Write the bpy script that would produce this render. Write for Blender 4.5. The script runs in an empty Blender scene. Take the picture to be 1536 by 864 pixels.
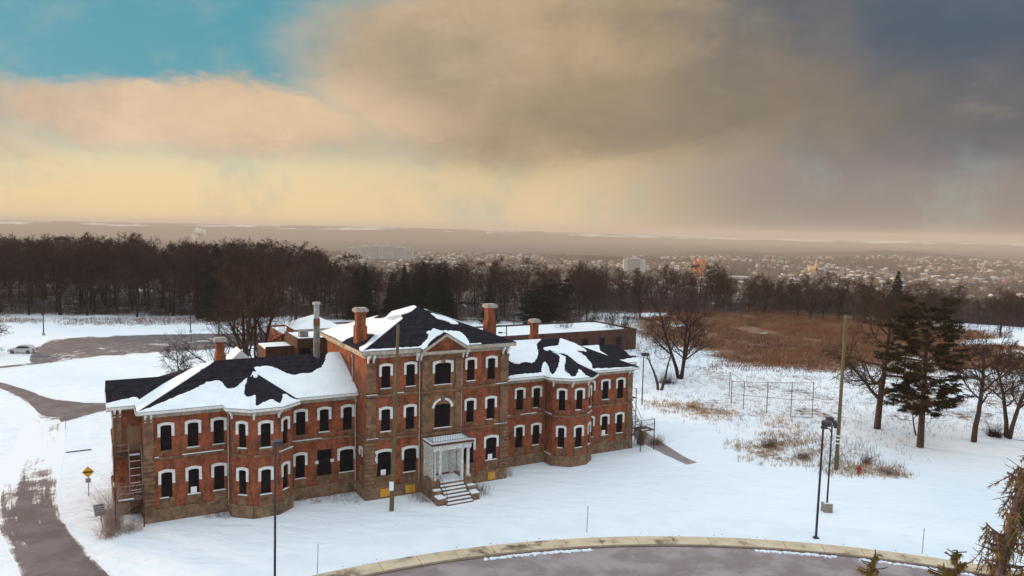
import bpy, bmesh, math, random
import numpy as np
from mathutils import Vector, Matrix, noise as mnoise

# ------------------------------------------------------------------ camera
PITCH, ROLL, F, CX, CY, H = .0772, .0186, 1131.1, 768., 432., 25.
scene = bpy.context.scene
COL = scene.collection
cam = bpy.data.cameras.new('camera'); camo = bpy.data.objects.new('camera', cam); COL.objects.link(camo)
cam.sensor_width = 36; cam.lens = F / 1536 * 36; cam.clip_start = .3; cam.clip_end = 40000
c_, s_ = math.cos(PITCH), math.sin(PITCH)
Xw, Up, Fw = Vector((1, 0, 0)), Vector((0, s_, c_)), Vector((0, c_, -s_))
cr, sr = math.cos(ROLL), math.sin(ROLL)
rgt = Xw * cr + Up * sr; upv = Up * cr - Xw * sr
M4 = Matrix((rgt, upv, -Fw)).transposed().to_4x4(); M4.translation = (0, 0, H)
camo.matrix_world = M4
scene.camera = camo

# ------------------------------------------------------------------ light
SUN_HEAD, SUN_EL = math.radians(-62), math.radians(7)
world = bpy.data.worlds.new('World'); scene.world = world; world.use_nodes = True
sun = bpy.data.lights.new('sun', 'SUN'); suno = bpy.data.objects.new('sun', sun); COL.objects.link(suno)
sun.energy = 3.8; sun.angle = math.radians(6); sun.color = (1, .56, .25)
sd = Vector((math.sin(SUN_HEAD) * math.cos(SUN_EL), math.cos(SUN_HEAD) * math.cos(SUN_EL), math.sin(SUN_EL)))
suno.rotation_euler = sd.to_track_quat('Z', 'Y').to_euler()
scene.view_settings.view_transform = 'Standard'; scene.view_settings.look = 'None'
scene.view_settings.exposure = .1; scene.view_settings.gamma = 1
scene.cycles.volume_bounces = 0; scene.cycles.max_bounces = 5; scene.cycles.diffuse_bounces = 2
scene.cycles.transparent_max_bounces = 8
scene.cycles.use_denoising = True

def lin(r, g, b):
    f = lambda c: ((c / 255 + .055) / 1.055) ** 2.4 if c / 255 > .04045 else c / 255 / 12.92
    return (f(r), f(g), f(b), 1)

class NT:
    """small node-graph helper"""
    def __init__(s, nt): s.nt = nt; s.n = nt.nodes; s.l = nt.links
    def new(s, t, **k):
        n = s.n.new(t)
        for a, b in k.items(): setattr(n, a, b)
        return n
    def put(s, sock, v):
        if isinstance(v, bpy.types.NodeSocket): s.l.new(v, sock)
        elif v is not None: sock.default_value = v
    def m(s, op, a, b=None, c=None, clamp=False):
        n = s.new('ShaderNodeMath', operation=op); n.use_clamp = clamp
        s.put(n.inputs[0], a)
        if b is not None: s.put(n.inputs[1], b)
        if c is not None: s.put(n.inputs[2], c)
        return n.outputs[0]
    def mix(s, f, a, b, blend='MIX'):
        n = s.new('ShaderNodeMix', data_type='RGBA', blend_type=blend)
        s.put(n.inputs[0], f); s.put(n.inputs[6], a); s.put(n.inputs[7], b)
        return n.outputs[2]
    def ss(s, v, lo, hi, a=0., b=1.):
        n = s.new('ShaderNodeMapRange', interpolation_type='SMOOTHSTEP')
        s.put(n.inputs[0], v)
        for i, x in enumerate((lo, hi, a, b)): s.put(n.inputs[i + 1], x)
        return n.outputs[0]
    def noise(s, vec, scale, detail=4, rough=.55, dist=0., out=0):
        n = s.new('ShaderNodeTexNoise'); s.put(n.inputs['Vector'], vec)
        n.inputs['Scale'].default_value = scale; n.inputs['Detail'].default_value = detail
        n.inputs['Roughness'].default_value = rough; n.inputs['Distortion'].default_value = dist
        return n.outputs[out]
    def mapping(s, vec, scale=(1, 1, 1), loc=(0, 0, 0), rot=(0, 0, 0)):
        n = s.new('ShaderNodeMapping'); s.put(n.inputs[0], vec)
        n.inputs[3].default_value = scale; n.inputs[1].default_value = loc; n.inputs[2].default_value = rot
        return n.outputs[0]
    def comb(s, x, y, z):
        n = s.new('ShaderNodeCombineXYZ')
        for i, v in enumerate((x, y, z)): s.put(n.inputs[i], v)
        return n.outputs[0]

def build_world():
    g = NT(world.node_tree); g.n.clear()
    tc = g.new('ShaderNodeTexCoord'); sx = g.new('ShaderNodeSeparateXYZ'); g.l.new(tc.outputs['Generated'], sx.inputs[0])
    x, y, z = sx.outputs
    az = g.m('ARCTAN2', x, y)                       # heading, 0 = ahead, + = right
    el = g.m('ARCSINE', z)
    azd = g.m('MULTIPLY', az, 57.2958); eld = g.m('MULTIPLY', el, 57.2958)
    # soft warp so nothing has a ruled edge
    P = g.comb(g.m('MULTIPLY', azd, .055), g.m('MULTIPLY', eld, .13), 0.)
    nA = g.noise(P, 1.0, 8, .6, .3); nB = g.noise(P, 2.7, 8, .68, .4); nC = g.noise(g.mapping(P, (1, 1, 1), (7.3, 2.1, 0)), .6, 5, .5)
    nD = g.noise(g.mapping(P, (1.6, .8, 1), (3.3, 9.1, 0)), 1.6, 8, .64, .3)
    a0 = lambda n, k: g.m('MULTIPLY', g.m('SUBTRACT', n, .5), k)
    azw = g.m('ADD', azd, a0(nA, 14.)); elw = g.m('ADD', g.m('ADD', eld, a0(nB, 4.6)), a0(nC, 4.))
    def blob(a, e, ra, re, soft=.5):
        dx = g.m('DIVIDE', g.m('SUBTRACT', azw, a), ra); dy = g.m('DIVIDE', g.m('SUBTRACT', elw, e), re)
        d = g.m('SQRT', g.m('ADD', g.m('MULTIPLY', dx, dx), g.m('MULTIPLY', dy, dy)))
        return g.ss(d, 1. + soft, 1. - soft)
    sky = g.new('ShaderNodeTexSky', sky_type='NISHITA'); sky.sun_disc = False
    sky.sun_elevation = SUN_EL; sky.sun_rotation = SUN_HEAD % (2 * math.pi); sky.altitude = 200
    sky.air_density = 1.0; sky.dust_density = .6; sky.ozone_density = 2.5
    K = 10.                                          # Background strength is 0.1
    C = lambda r, gg, b: tuple(v * K for v in lin(r, gg, b)[:3]) + (1,)
    blue = g.mix(.78, sky.outputs[0], C(78, 156, 172))
    blue = g.mix(g.ss(azd, -16., 2.), blue, C(176, 160, 130))
    blue = g.mix(g.ss(azd, 14., 30.), blue, C(126, 118, 120))
    # glow towards the sunset low on the left, mauve on the right
    tr = g.ss(azd, -30., 30.)
    low = g.mix(g.ss(tr, 0., .55), C(238, 208, 158), C(222, 196, 154))
    low = g.mix(g.ss(tr, .55, .97), low, C(140, 130, 123))
    low = g.mix(g.ss(azd, 40., 110.), low, C(120, 122, 134))
    mid = g.mix(g.ss(tr, .0, .6), C(222, 208, 170), C(204, 182, 142))
    mid = g.mix(g.ss(tr, .6, .95), mid, C(142, 130, 128))
    col = g.mix(g.ss(eld, 3.2, 9.), mid, blue)
    col = g.mix(g.ss(g.m('ADD', eld, a0(nD, 3.)), 1., 5.5), low, col)
    # high thin veil in the blue
    col = g.mix(g.m('MULTIPLY', g.ss(nD, .45, .75), .5), col, C(160, 176, 166))
    # cloud colours: light tan at the lit left, grey-brown to slate at the right
    lit = g.mix(g.ss(azd, -30., -4.), C(224, 196, 168), C(190, 166, 134))
    lit = g.mix(g.ss(azd, -4., 12.), lit, C(174, 152, 120))
    lit = g.mix(g.ss(azd, 10., 30.), lit, C(114, 106, 108))
    shd = g.mix(g.ss(azd, -25., 5.), C(190, 168, 146), C(158, 140, 114))
    shd = g.mix(g.ss(azd, 4., 24.), shd, C(92, 97, 104))
    sh = g.ss(g.m('ADD', g.m('MULTIPLY', nD, .6), g.m('MULTIPLY', nC, .55)), .44, .7)
    cl = g.mix(sh, lit, shd)
    cl = g.mix(g.m('MULTIPLY', g.ss(nB, .5, .68), .4), cl, g.mix(g.ss(azd, -20., 20.), C(232, 204, 172), C(150, 138, 128)))
    cl = g.mix(g.m('MULTIPLY', g.ss(nA, .5, .34), .35), cl, g.mix(g.ss(azd, -20., 20.), C(150, 138, 118), C(96, 92, 94)))
    # two darker undersides and a lit shelf
    cl = g.mix(g.m('MULTIPLY', blob(-7., 12.2, 7., 2.6, .7), .35), cl, C(140, 134, 120))
    cl = g.mix(g.m('MULTIPLY', blob(12., 8.6, 15., 2.6, .7), .6), cl, C(132, 120, 102))
    cl = g.mix(g.m('MULTIPLY', blob(-17., 8., 11., 2.2, .7), .55), cl, C(232, 202, 164))
    m1 = blob(-22.5, 7.4, 13.5, 2.6, .3)             # long left bank
    m2 = blob(4., 11.2, 20.5, 6.4, .22)                # great central bank
    m3 = blob(34., 12.8, 32., 7.6, .35)              # right bank
    m4 = blob(-35., 5., 5., 1.1, .6)
    mask = g.m('MAXIMUM', g.m('MAXIMUM', m1, m2), g.m('MAXIMUM', m3, g.m('MULTIPLY', m4, .6)))
    mask = g.m('MULTIPLY', mask, g.ss(nB, .1, .42, .72, 1.), None, True)
    # open patch at the top right
    mask = g.m('MULTIPLY', mask, g.m('SUBTRACT', 1., g.m('MULTIPLY', blob(33., 17., 7., 2.6, .8), .75)))
    col = g.mix(mask, col, cl)
    col = g.mix(g.m('MULTIPLY', blob(30., 15., 11., 4.2, .8), .7), col, C(62, 86, 106))
    # overhead and behind: broken bright cloud with blue
    up = g.mix(g.ss(nA, .35, .65), tuple(v * K for v in (.88, 1.02, 1.16)) + (1,), tuple(v * K for v in (1.16, 1.24, 1.26)) + (1,))
    back = g.ss(g.m('ABSOLUTE', azd), 50., 100.)
    col = g.mix(g.ss(eld, 19., 34.), col, up)
    bk = g.mix(g.ss(eld, 0., 30.), tuple(v * K for v in (.42, .44, .50)) + (1,), up)
    col = g.mix(g.m('MULTIPLY', back, g.ss(azd, -130., -60., 1., .35)), col, bk)
    bg = g.new('ShaderNodeBackground'); g.put(bg.inputs[0], col); bg.inputs[1].default_value = .1
    out = g.new('ShaderNodeOutputWorld'); g.l.new(bg.outputs[0], out.inputs[0])
build_world()
world.cycles.sampling_method = 'AUTOMATIC'

# ------------------------------------------------------------------ helpers
rnd = random.Random(7)
def ray(px, py):
    dx, dy = px - CX, py - CY
    X = dx * cr + dy * sr; Y = -dx * sr + dy * cr
    return Vector((X, F * c_ - Y * s_, -F * s_ - Y * c_))
def at(px, py, z=0.):
    """point on the level z that the photograph shows at this place"""
    d = ray(px, py); return Vector((0, 0, H)) + d * ((z - H) / d.z)
def on_plane(px, py, P0, n):
    d = ray(px, py); o = Vector((0, 0, H)); return o + d * ((P0 - o).dot(n) / d.dot(n))
def proj(P):
    X, Y, Z = P[0], P[1], P[2] - H
    fw = Y * c_ - Z * s_; up = Z * c_ + Y * s_
    xx = F * X / fw; yy = -F * up / fw
    return CX + xx * cr - yy * sr, CY + xx * sr + yy * cr

def tag(o, label=None, cat=None, group=None, kind=None):
    if label: o['label'] = label
    if cat: o['category'] = cat
    if group: o['group'] = group
    if kind: o['kind'] = kind
    return o
def empty(name, loc=(0, 0, 0), rz=0.):
    o = bpy.data.objects.new(name, None); COL.objects.link(o); o.location = loc; o.rotation_euler = (0, 0, rz)
    o.empty_display_size = .2
    return o
def mesh_obj(name, me, parent=None):
    o = bpy.data.objects.new(name, me); COL.objects.link(o)
    if parent: o.parent = parent
    return o
def copy_tree(o, parent=None):
    c = o.copy(); COL.objects.link(c)
    if parent: c.parent = parent
    for ch in [k for k in ALLCH.get(o.name, [])]:
        copy_tree(ch, c)
    return c
ALLCH = {}
def reg(parent, child): ALLCH.setdefault(parent.name, []).append(child)

class MB:
    """collects boxes, prisms, tubes in (u, v, z): u along, v outwards (towards -Y), z up"""
    def __init__(s, flip=True): s.V = []; s.Fc = []; s.MI = []; s.k = -1 if flip else 1; s.mi = 0
    def add(s, vs, fs):
        b = len(s.V); s.V += [(x, s.k * y, z) for x, y, z in vs]
        s.Fc += [[b + i for i in f] for f in fs]; s.MI += [s.mi] * len(fs); return s
    def box(s, u0, u1, v0, v1, z0, z1):
        return s.add([(u0, v0, z0), (u1, v0, z0), (u1, v1, z0), (u0, v1, z0), (u0, v0, z1), (u1, v0, z1), (u1, v1, z1), (u0, v1, z1)],
                     [(0, 3, 2, 1), (4, 5, 6, 7), (0, 1, 5, 4), (1, 2, 6, 5), (2, 3, 7, 6), (3, 0, 4, 7)])
    def obox(s, o, d, n, s0, s1, t0, t1, z0, z1):
        """box on a facade: origin o (u,v), direction d, outward n; s along, t outwards"""
        P = lambda a, b, z: (o[0] + d[0] * a + n[0] * b, o[1] + d[1] * a + n[1] * b, z)
        return s.add([P(s0, t0, z0), P(s1, t0, z0), P(s1, t1, z0), P(s0, t1, z0), P(s0, t0, z1), P(s1, t0, z1), P(s1, t1, z1), P(s0, t1, z1)],
                     [(0, 3, 2, 1), (4, 5, 6, 7), (0, 1, 5, 4), (1, 2, 6, 5), (2, 3, 7, 6), (3, 0, 4, 7)])
    def prism(s, poly, z0, z1):
        n = len(poly)
        return s.add([(p[0], p[1], z0) for p in poly] + [(p[0], p[1], z1) for p in poly],
                     [list(range(n))[::-1], list(range(n, 2 * n))] + [(i, (i + 1) % n, n + (i + 1) % n, n + i) for i in range(n)])
    def loft(s, rings, caps=True):
        n = len(rings[0]); vs = [p for r in rings for p in r]; fs = []
        for k in range(len(rings) - 1):
            for i in range(n):
                j = (i + 1) % n; fs.append((k * n + i, k * n + j, (k + 1) * n + j, (k + 1) * n + i))
        if caps: fs += [list(range(n))[::-1], [len(vs) - n + i for i in range(n)]]
        return s.add(vs, fs)
    def tube(s, p0, p1, r0, r1=None, n=6):
        r1 = r0 if r1 is None else r1
        p0, p1 = Vector(p0), Vector(p1); d = (p1 - p0).normalized()
        a = d.orthogonal().normalized(); b = d.cross(a)
        R = lambda p, r: [tuple(p + (a * math.cos(t) + b * math.sin(t)) * r) for t in [2 * math.pi * i / n for i in range(n)]]
        return s.loft([R(p0, r0), R(p1, r1)])
    def path(s, pts, r, n=6):
        for a, b in zip(pts[:-1], pts[1:]): s.tube(a, b, r, r, n)
        return s
    def build(s, name, mats, parent=None, smooth=False, recalc=True):
        me = bpy.data.meshes.new(name); me.from_pydata(s.V, [], s.Fc)
        mats = mats if isinstance(mats, (list, tuple)) else [mats]
        for m in mats: me.materials.append(m)
        if len(mats) > 1: me.polygons.foreach_set('material_index', s.MI)
        if recalc:
            bm = bmesh.new(); bm.from_mesh(me); bmesh.ops.recalc_face_normals(bm, faces=bm.faces); bm.to_mesh(me); bm.free()
        if smooth: me.polygons.foreach_set('use_smooth', [True] * len(me.polygons))
        me.update()
        o = mesh_obj(name, me, parent)
        if parent: reg(parent, o)
        return o

def np_mesh(name, V, Q, mat, attrs=None, parent=None, smooth=False):
    """fast mesh from arrays; Q is (n,3) or (n,4)"""
    me = bpy.data.meshes.new(name); V = np.asarray(V, np.float32); Q = np.asarray(Q, np.int32)
    me.vertices.add(len(V)); me.vertices.foreach_set('co', V.ravel())
    k = Q.shape[1]; me.loops.add(Q.size); me.polygons.add(len(Q))
    me.loops.foreach_set('vertex_index', Q.ravel())
    me.polygons.foreach_set('loop_start', np.arange(0, Q.size, k, dtype=np.int32))
    me.polygons.foreach_set('loop_total', np.full(len(Q), k, np.int32))
    if smooth: me.polygons.foreach_set('use_smooth', np.ones(len(Q), bool))
    me.update(calc_edges=True)
    for an, av in (attrs or {}).items():
        a = me.attributes.new(an, 'FLOAT', 'POINT'); a.data.foreach_set('value', np.asarray(av, np.float32))
    for m in (mat if isinstance(mat, (list, tuple)) else [mat]): me.materials.append(m)
    if parent is False: return me
    o = mesh_obj(name, me, parent)
    if parent: reg(parent, o)
    return o

# ------------------------------------------------------------------ materials
def material(name, c1, c2=None, scale=1., rough=.8, bump=0., bscale=None, spec=.3, stretch=(1, 1, 1), lo=.35, hi=.65, c3=None, s3=5., f3=.5, metal=0.):
    m = bpy.data.materials.new(name); m.use_nodes = True; g = NT(m.node_tree)
    b = g.n['Principled BSDF']; b.inputs['Roughness'].default_value = rough; b.inputs['Specular IOR Level'].default_value = spec
    b.inputs['Metallic'].default_value = metal
    tc = g.new('ShaderNodeTexCoord'); co = g.mapping(tc.outputs['Object'], stretch)
    c1 = tuple(c1) + (1,); col = c1
    if c2:
        col = g.mix(g.ss(g.noise(co, scale, 6, .6), lo, hi), c1, tuple(c2) + (1,))
    if c3:
        col = g.mix(g.m('MULTIPLY', g.ss(g.noise(g.mapping(co, (1, 1, 1), (5, 3, 1)), s3, 5, .6), .5, .68), f3), col, tuple(c3) + (1,))
    g.put(b.inputs['Base Color'], col)
    if bump:
        bn = g.new('ShaderNodeBump'); bn.inputs['Distance'].default_value = bump; bn.inputs['Strength'].default_value = .8
        g.l.new(g.noise(tc.outputs['Object'], bscale or scale * 4, 5, .6), bn.inputs['Height']); g.l.new(bn.outputs[0], b.inputs['Normal'])
    return m

def brick_material(name, c1, c2, mortar, soot):
    m = bpy.data.materials.new(name); m.use_nodes = True; g = NT(m.node_tree)
    b = g.n['Principled BSDF']; b.inputs['Roughness'].default_value = .9; b.inputs['Specular IOR Level'].default_value = .2
    tc = g.new('ShaderNodeTexCoord'); sx = g.new('ShaderNodeSeparateXYZ'); g.l.new(tc.outputs['Object'], sx.inputs[0])
    x, y, z = sx.outputs
    bt = g.new('ShaderNodeTexBrick'); g.put(bt.inputs['Vector'], g.comb(g.m('SUBTRACT', x, y), z, 0.))
    bt.inputs['Scale'].default_value = 1.; bt.inputs['Brick Width'].default_value = .24; bt.inputs['Row Height'].default_value = .08
    bt.inputs['Mortar Size'].default_value = .007; bt.inputs['Color1'].default_value = tuple(c1) + (1,); bt.inputs['Color2'].default_value = tuple(c2) + (1,)
    bt.inputs['Mortar'].default_value = tuple(mortar) + (1,); bt.inputs['Bias'].default_value = -.1
    col = bt.outputs[0]
    n1 = g.noise(tc.outputs['Object'], .7, 6, .65); n2 = g.noise(g.mapping(tc.outputs['Object'], (1.5, 1.5, .7)), 1., 7, .72)
    n3 = g.noise(tc.outputs['Object'], 3.5, 5, .7)
    col = g.mix(g.m('MULTIPLY', g.ss(n1, .42, .7), .5), col, tuple(v * 1.35 for v in c1) + (1,))
    col = g.mix(g.m('MULTIPLY', g.ss(n2, .44, .62), .6), col, tuple(soot) + (1,))       # weather stains running down
    col = g.mix(g.m('MULTIPLY', g.ss(n3, .6, .78), .35), col, (.36, .25, .19, 1))
    col = g.mix(g.m('MULTIPLY', g.ss(n3, .48, .34), .6), col, tuple(soot) + (1,))
    g.put(b.inputs['Base Color'], col)
    bn = g.new('ShaderNodeBump'); bn.inputs['Distance'].default_value = .02; bn.inputs['Strength'].default_value = .6
    g.l.new(g.m('ADD', bt.outputs[1], n3), bn.inputs['Height']); bn.invert = True; g.l.new(bn.outputs[0], b.inputs['Normal'])
    return m

SNOW = material('snow', (.74, .80, .86), (.82, .86, .90), .4, .65, .05, 1.2, .3)
ROOFSNOW = material('roof_snow', (.76, .82, .86), (.84, .88, .90), .8, .6, .03, 2., .3)
BRICK = brick_material('brick', (.36, .083, .032), (.19, .050, .024), (.30, .18, .12), (.040, .022, .016))
STONE = material('brownstone', (.23, .125, .070), (.12, .066, .042), 1.4, .9, .03, 8., .2, c3=(.34, .22, .13), s3=2.2, f3=.6)
PLINTH = brick_material('plinth_stone', (.34, .205, .12), (.21, .13, .082), (.10, .07, .05), (.07, .045, .03))
HOOD = material('painted_hood', (.80, .79, .76), (.66, .64, .60), 5., .75, c3=(.38, .33, .28), s3=9., f3=.5)
TRIM = material('weathered_trim', (.50, .44, .36), (.32, .27, .22), 3., .8, .01, 20., stretch=(1, 1, .4), c3=(.20, .14, .10), s3=5.)
PORCHW = material('porch_paint', (.74, .72, .68), (.55, .53, .49), 3., .7, c3=(.26, .22, .19), s3=7., f3=.7)
BOARD = material('window_board', (.010, .008, .010), (.019, .015, .018), 2., .95, spec=.02)
SHINGLE = material('shingle_roof', (.012, .011, .017), (.023, .020, .028), 1.5, .97, .02, 9., .04, stretch=(1, 1, 3), c3=(.045, .045, .055), s3=3.5, f3=.45)
ASPHALTM = None
RUST = material('rusty_iron', (.045, .022, .017), (.11, .052, .032), 6., .8)
RAILM = material('weathered_rail', (.16, .10, .085), (.30, .24, .22), 3., .8)
DARKMETAL = material('dark_bronze_paint', (.022, .014, .026), (.035, .022, .036), 3., .5, spec=.5)
GALV = material('galvanised_pipe', (.22, .22, .21), (.12, .12, .11), 2., .6, metal=.2)
PIPEW = material('downpipe_paint', (.48, .45, .42), (.28, .23, .20), 4., .7)
DOORW = material('door_panel', (.74, .76, .68), (.68, .70, .63), 1., .7)
PLY = material('weathered_plywood', (.30, .17, .10), (.22, .13, .09), 1.2, .85, stretch=(1, 1, .5))
YPLY = material('yellow_board', (.66, .33, .035), (.52, .26, .04), 2., .75)
WOODPOLE = material('utility_pole_wood', (.155, .125, .055), (.10, .082, .038), 2., .9, stretch=(4, 4, .4))
BARK = material('bark', (.050, .030, .022), (.085, .055, .040), 3., .95, .03, 12., .1, stretch=(2, 2, .5))
BARKD = material('bark_dark', (.028, .017, .017), (.045, .027, .024), 3., .95, spec=.1)
TWIGD = material('twigs_dark', (.040, .021, .020), (.066, .038, .033), .5, 1., spec=.05)
TWIG = material('twigs', (.052, .031, .025), (.080, .050, .036), .5, 1., spec=.05)
NEEDLE = material('spruce_needles', (.012, .018, .016), (.024, .030, .022), 1.5, .9, spec=.1)
NEEDLEG = material('pine_needles', (.022, .019, .010), (.048, .034, .016), .8, .9, spec=.1)
CONC = material('sidewalk_concrete', (.36, .28, .20), (.42, .33, .24), 1.2, .85, .004, 30.)
# ------------------------------------------------------------------ ground sheet
def sstep(a, b, x):
    t = np.clip((x - a) / (b - a), 0, 1); return t * t * (3 - 2 * t)
def vnoise(x, y, seed=0):
    """cheap smooth value noise for arrays, 0..1"""
    def h(i, j):
        n = (i * 374761393 + j * 668265263 + seed * 1442695041) & 0x7fffffff
        n = ((n ^ (n >> 13)) * 1274126177) & 0x7fffffff
        return ((n ^ (n >> 16)) & 0xffff) / 65535.
    xi = np.floor(x).astype(np.int64); yi = np.floor(y).astype(np.int64); fx = x - xi; fy = y - yi
    fx = fx * fx * (3 - 2 * fx); fy = fy * fy * (3 - 2 * fy)
    return (h(xi, yi) * (1 - fx) + h(xi + 1, yi) * fx) * (1 - fy) + (h(xi, yi + 1) * (1 - fx) + h(xi + 1, yi + 1) * fx) * fy
def fbm(x, y, o=4, seed=0):
    s = 0; a = .5; t = 0
    for k in range(o): s = s + a * vnoise(x * 2 ** k, y * 2 ** k, seed + k); t += a; a *= .5
    return s / t
def terrain(x, y):
    x = np.asarray(x, float); y = np.asarray(y, float)
    d = np.hypot(x, y); az = np.degrees(np.arctan2(x, y))
    aa = np.clip(az, -60, 60)
    De = 262 + 60 * sstep(-8, -30, aa) - 20 * sstep(12, 32, aa)
    De = np.where(np.abs(az) > 70, 400, De)
    z = -92 * sstep(0, 1, (d - De) / 420)
    # rolling floor of the valley
    z = z + sstep(1200, 2500, d) * (fbm(x / 700, y / 700, 3, 3) - .5) * 14
    # a wooded ridge to the right of the town, and one beyond the church
    z = z + 26 * np.exp(-((az - 15.5) / 4.2) ** 2) * np.exp(-((d - 3900) / 500) ** 2) * (.8 + .4 * fbm(x / 250, y / 250, 3, 8))
    z = z + 40 * np.exp(-((az - 27.) / 6.5) ** 2) * np.exp(-((d - 4300) / 600) ** 2) * (.8 + .4 * fbm(x / 250, y / 250, 3, 9))
    # far escarpment and the plateau on top of it
    db = 6300 + 3600 * sstep(-6, 22, aa) + 500 * (fbm(az / 6, az * 0 + 2, 3, 5) - .5)
    up = sstep(0, 1, (d - db) / 2600)
    z = z + up * (117 - 60 * sstep(-14, 22, aa) + 14 * (fbm(x / 900, y / 900, 4, 11) - .5))
    return z
def tz(x, y): return float(terrain(np.array([x]), np.array([y]))[0])

def ground_material():
    m = bpy.data.materials.new('snowy_ground'); m.use_nodes = True; g = NT(m.node_tree)
    b = g.n['Principled BSDF']; b.inputs['Roughness'].default_value = .7; b.inputs['Specular IOR Level'].default_value = .2
    tc = g.new('ShaderNodeTexCoord'); P = tc.outputs['Object']
    at_ = lambda n: g.new('ShaderNodeAttribute', attribute_name=n).outputs['Fac']
    snow = g.mix(g.ss(g.noise(P, .05, 5, .6), .35, .65), (.76, .82, .88, 1), (.84, .88, .92, 1))
    dirt = g.noise(g.mapping(P, (1, 1, 1)), .9, 7, .72)
    patch = g.noise(P, .12, 6, .65)
    # dry growth that pokes through
    scr = at_('scrub')
    grassc = g.mix(g.ss(g.noise(P, .22, 5, .6), .38, .62), (.19, .085, .040, 1), (.24, .13, .07, 1))
    grassc = g.mix(g.ss(g.noise(P, .6, 5, .6), .45, .7), grassc, (.08, .05, .038, 1))
    f = g.m('ADD', g.m('MULTIPLY', dirt, .55), g.m('MULTIPLY', patch, .45))
    fs = g.ss(f, g.m('SUBTRACT', .76, g.m('MULTIPLY', scr, .52)), g.m('SUBTRACT', .86, g.m('MULTIPLY', scr, .46)))
    col = g.mix(fs, snow, grassc)
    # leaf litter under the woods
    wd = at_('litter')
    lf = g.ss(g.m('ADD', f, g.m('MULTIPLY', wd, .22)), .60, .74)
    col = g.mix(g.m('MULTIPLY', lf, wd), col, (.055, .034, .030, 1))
    # valley: woods and fields, seen from kilometres away
    far = at_('far'); cover = at_('cover')
    n1 = g.noise(P, .0016, 7, .62); n2 = g.noise(g.mapping(P, (1, 1, 1), (900, 0, 0)), .012, 6, .65)
    nn = g.m('ADD', g.m('MULTIPLY', n1, .6), g.m('MULTIPLY', n2, .4))
    wood = g.mix(n2, (.035, .024, .024, 1), (.075, .050, .042, 1))
    fieldc = g.mix(g.ss(n2, .45, .7), (.78, .78, .78, 1), (.50, .46, .42, 1))
    vf = g.ss(nn, g.m('SUBTRACT', .80, g.m('MULTIPLY', cover, .62)), g.m('SUBTRACT', .84, g.m('MULTIPLY', cover, .60)))
    col = g.mix(far, col, g.mix(vf, fieldc, wood))
    g.put(b.inputs['Base Color'], col)
    bn = g.new('ShaderNodeBump'); bn.inputs['Distance'].default_value = .6; bn.inputs['Strength'].default_value = .6
    g.l.new(g.m('ADD', g.noise(g.mapping(P, (1, 2.2, 1), rot=(0, 0, .5)), .35, 6, .5), g.m('MULTIPLY', fs, .3)), bn.inputs['Height']); g.l.new(bn.outputs[0], b.inputs['Normal'])
    return m
GROUNDM = ground_material()

def poly_mask(px, py, poly, soft):
    """signed soft mask of points against a polygon (1 inside)"""
    poly = np.asarray(poly, float); n = len(poly); ins = np.zeros(px.shape, bool); dm = np.full(px.shape, 1e9)
    for i in range(n):
        x1, y1 = poly[i]; x2, y2 = poly[(i + 1) % n]
        c = ((y1 > py) != (y2 > py)) & (px < (x2 - x1) * (py - y1) / (y2 - y1 + 1e-12) + x1); ins ^= c
        t = np.clip(((px - x1) * (x2 - x1) + (py - y1) * (y2 - y1)) / ((x2 - x1) ** 2 + (y2 - y1) ** 2 + 1e-9), 0, 1)
        dm = np.minimum(dm, np.hypot(px - x1 - t * (x2 - x1), py - y1 - t * (y2 - y1)))
    return np.clip(.5 + np.where(ins, dm, -dm) / soft, 0, 1)
gp = lambda pts: [tuple(at(*p)[:2]) for p in pts]
MEADOW = gp([(935, 478), (1010, 466), (1090, 464), (1200, 468), (1330, 480), (1480, 500), (1400, 530), (1330, 548), (1250, 560), (1160, 552), (1090, 545), (1040, 527), (1000, 513), (960, 505)])
MEADOW2 = gp([(1300, 480), (1536, 505), (1700, 530), (1700, 600), (1536, 585), (1430, 560), (1330, 560)])
THIN = gp([(930, 500), (1100, 545), (1300, 560), (1540, 560), (1700, 600), (1600, 660), (1420, 650), (1330, 705), (1190, 690), (1080, 640), (960, 610), (940, 560)])
GOLD = [gp(p) for p in ([(975, 601), (1040, 606), (1080, 613), (1110, 622), (1080, 632), (1020, 617), (965, 610)], [(1085, 668), (1150, 660), (1210, 690), (1190, 700), (1120, 690)],
        [(1140, 648), (1180, 655), (1200, 672), (1150, 664)], [(1235, 700), (1270, 693), (1360, 708), (1350, 718), (1290, 716), (1240, 712)], [(1180, 620), (1240, 690), (1215, 690), (1150, 640)],
        [(1330, 590), (1440, 600), (1440, 612), (1340, 606)])]
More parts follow.
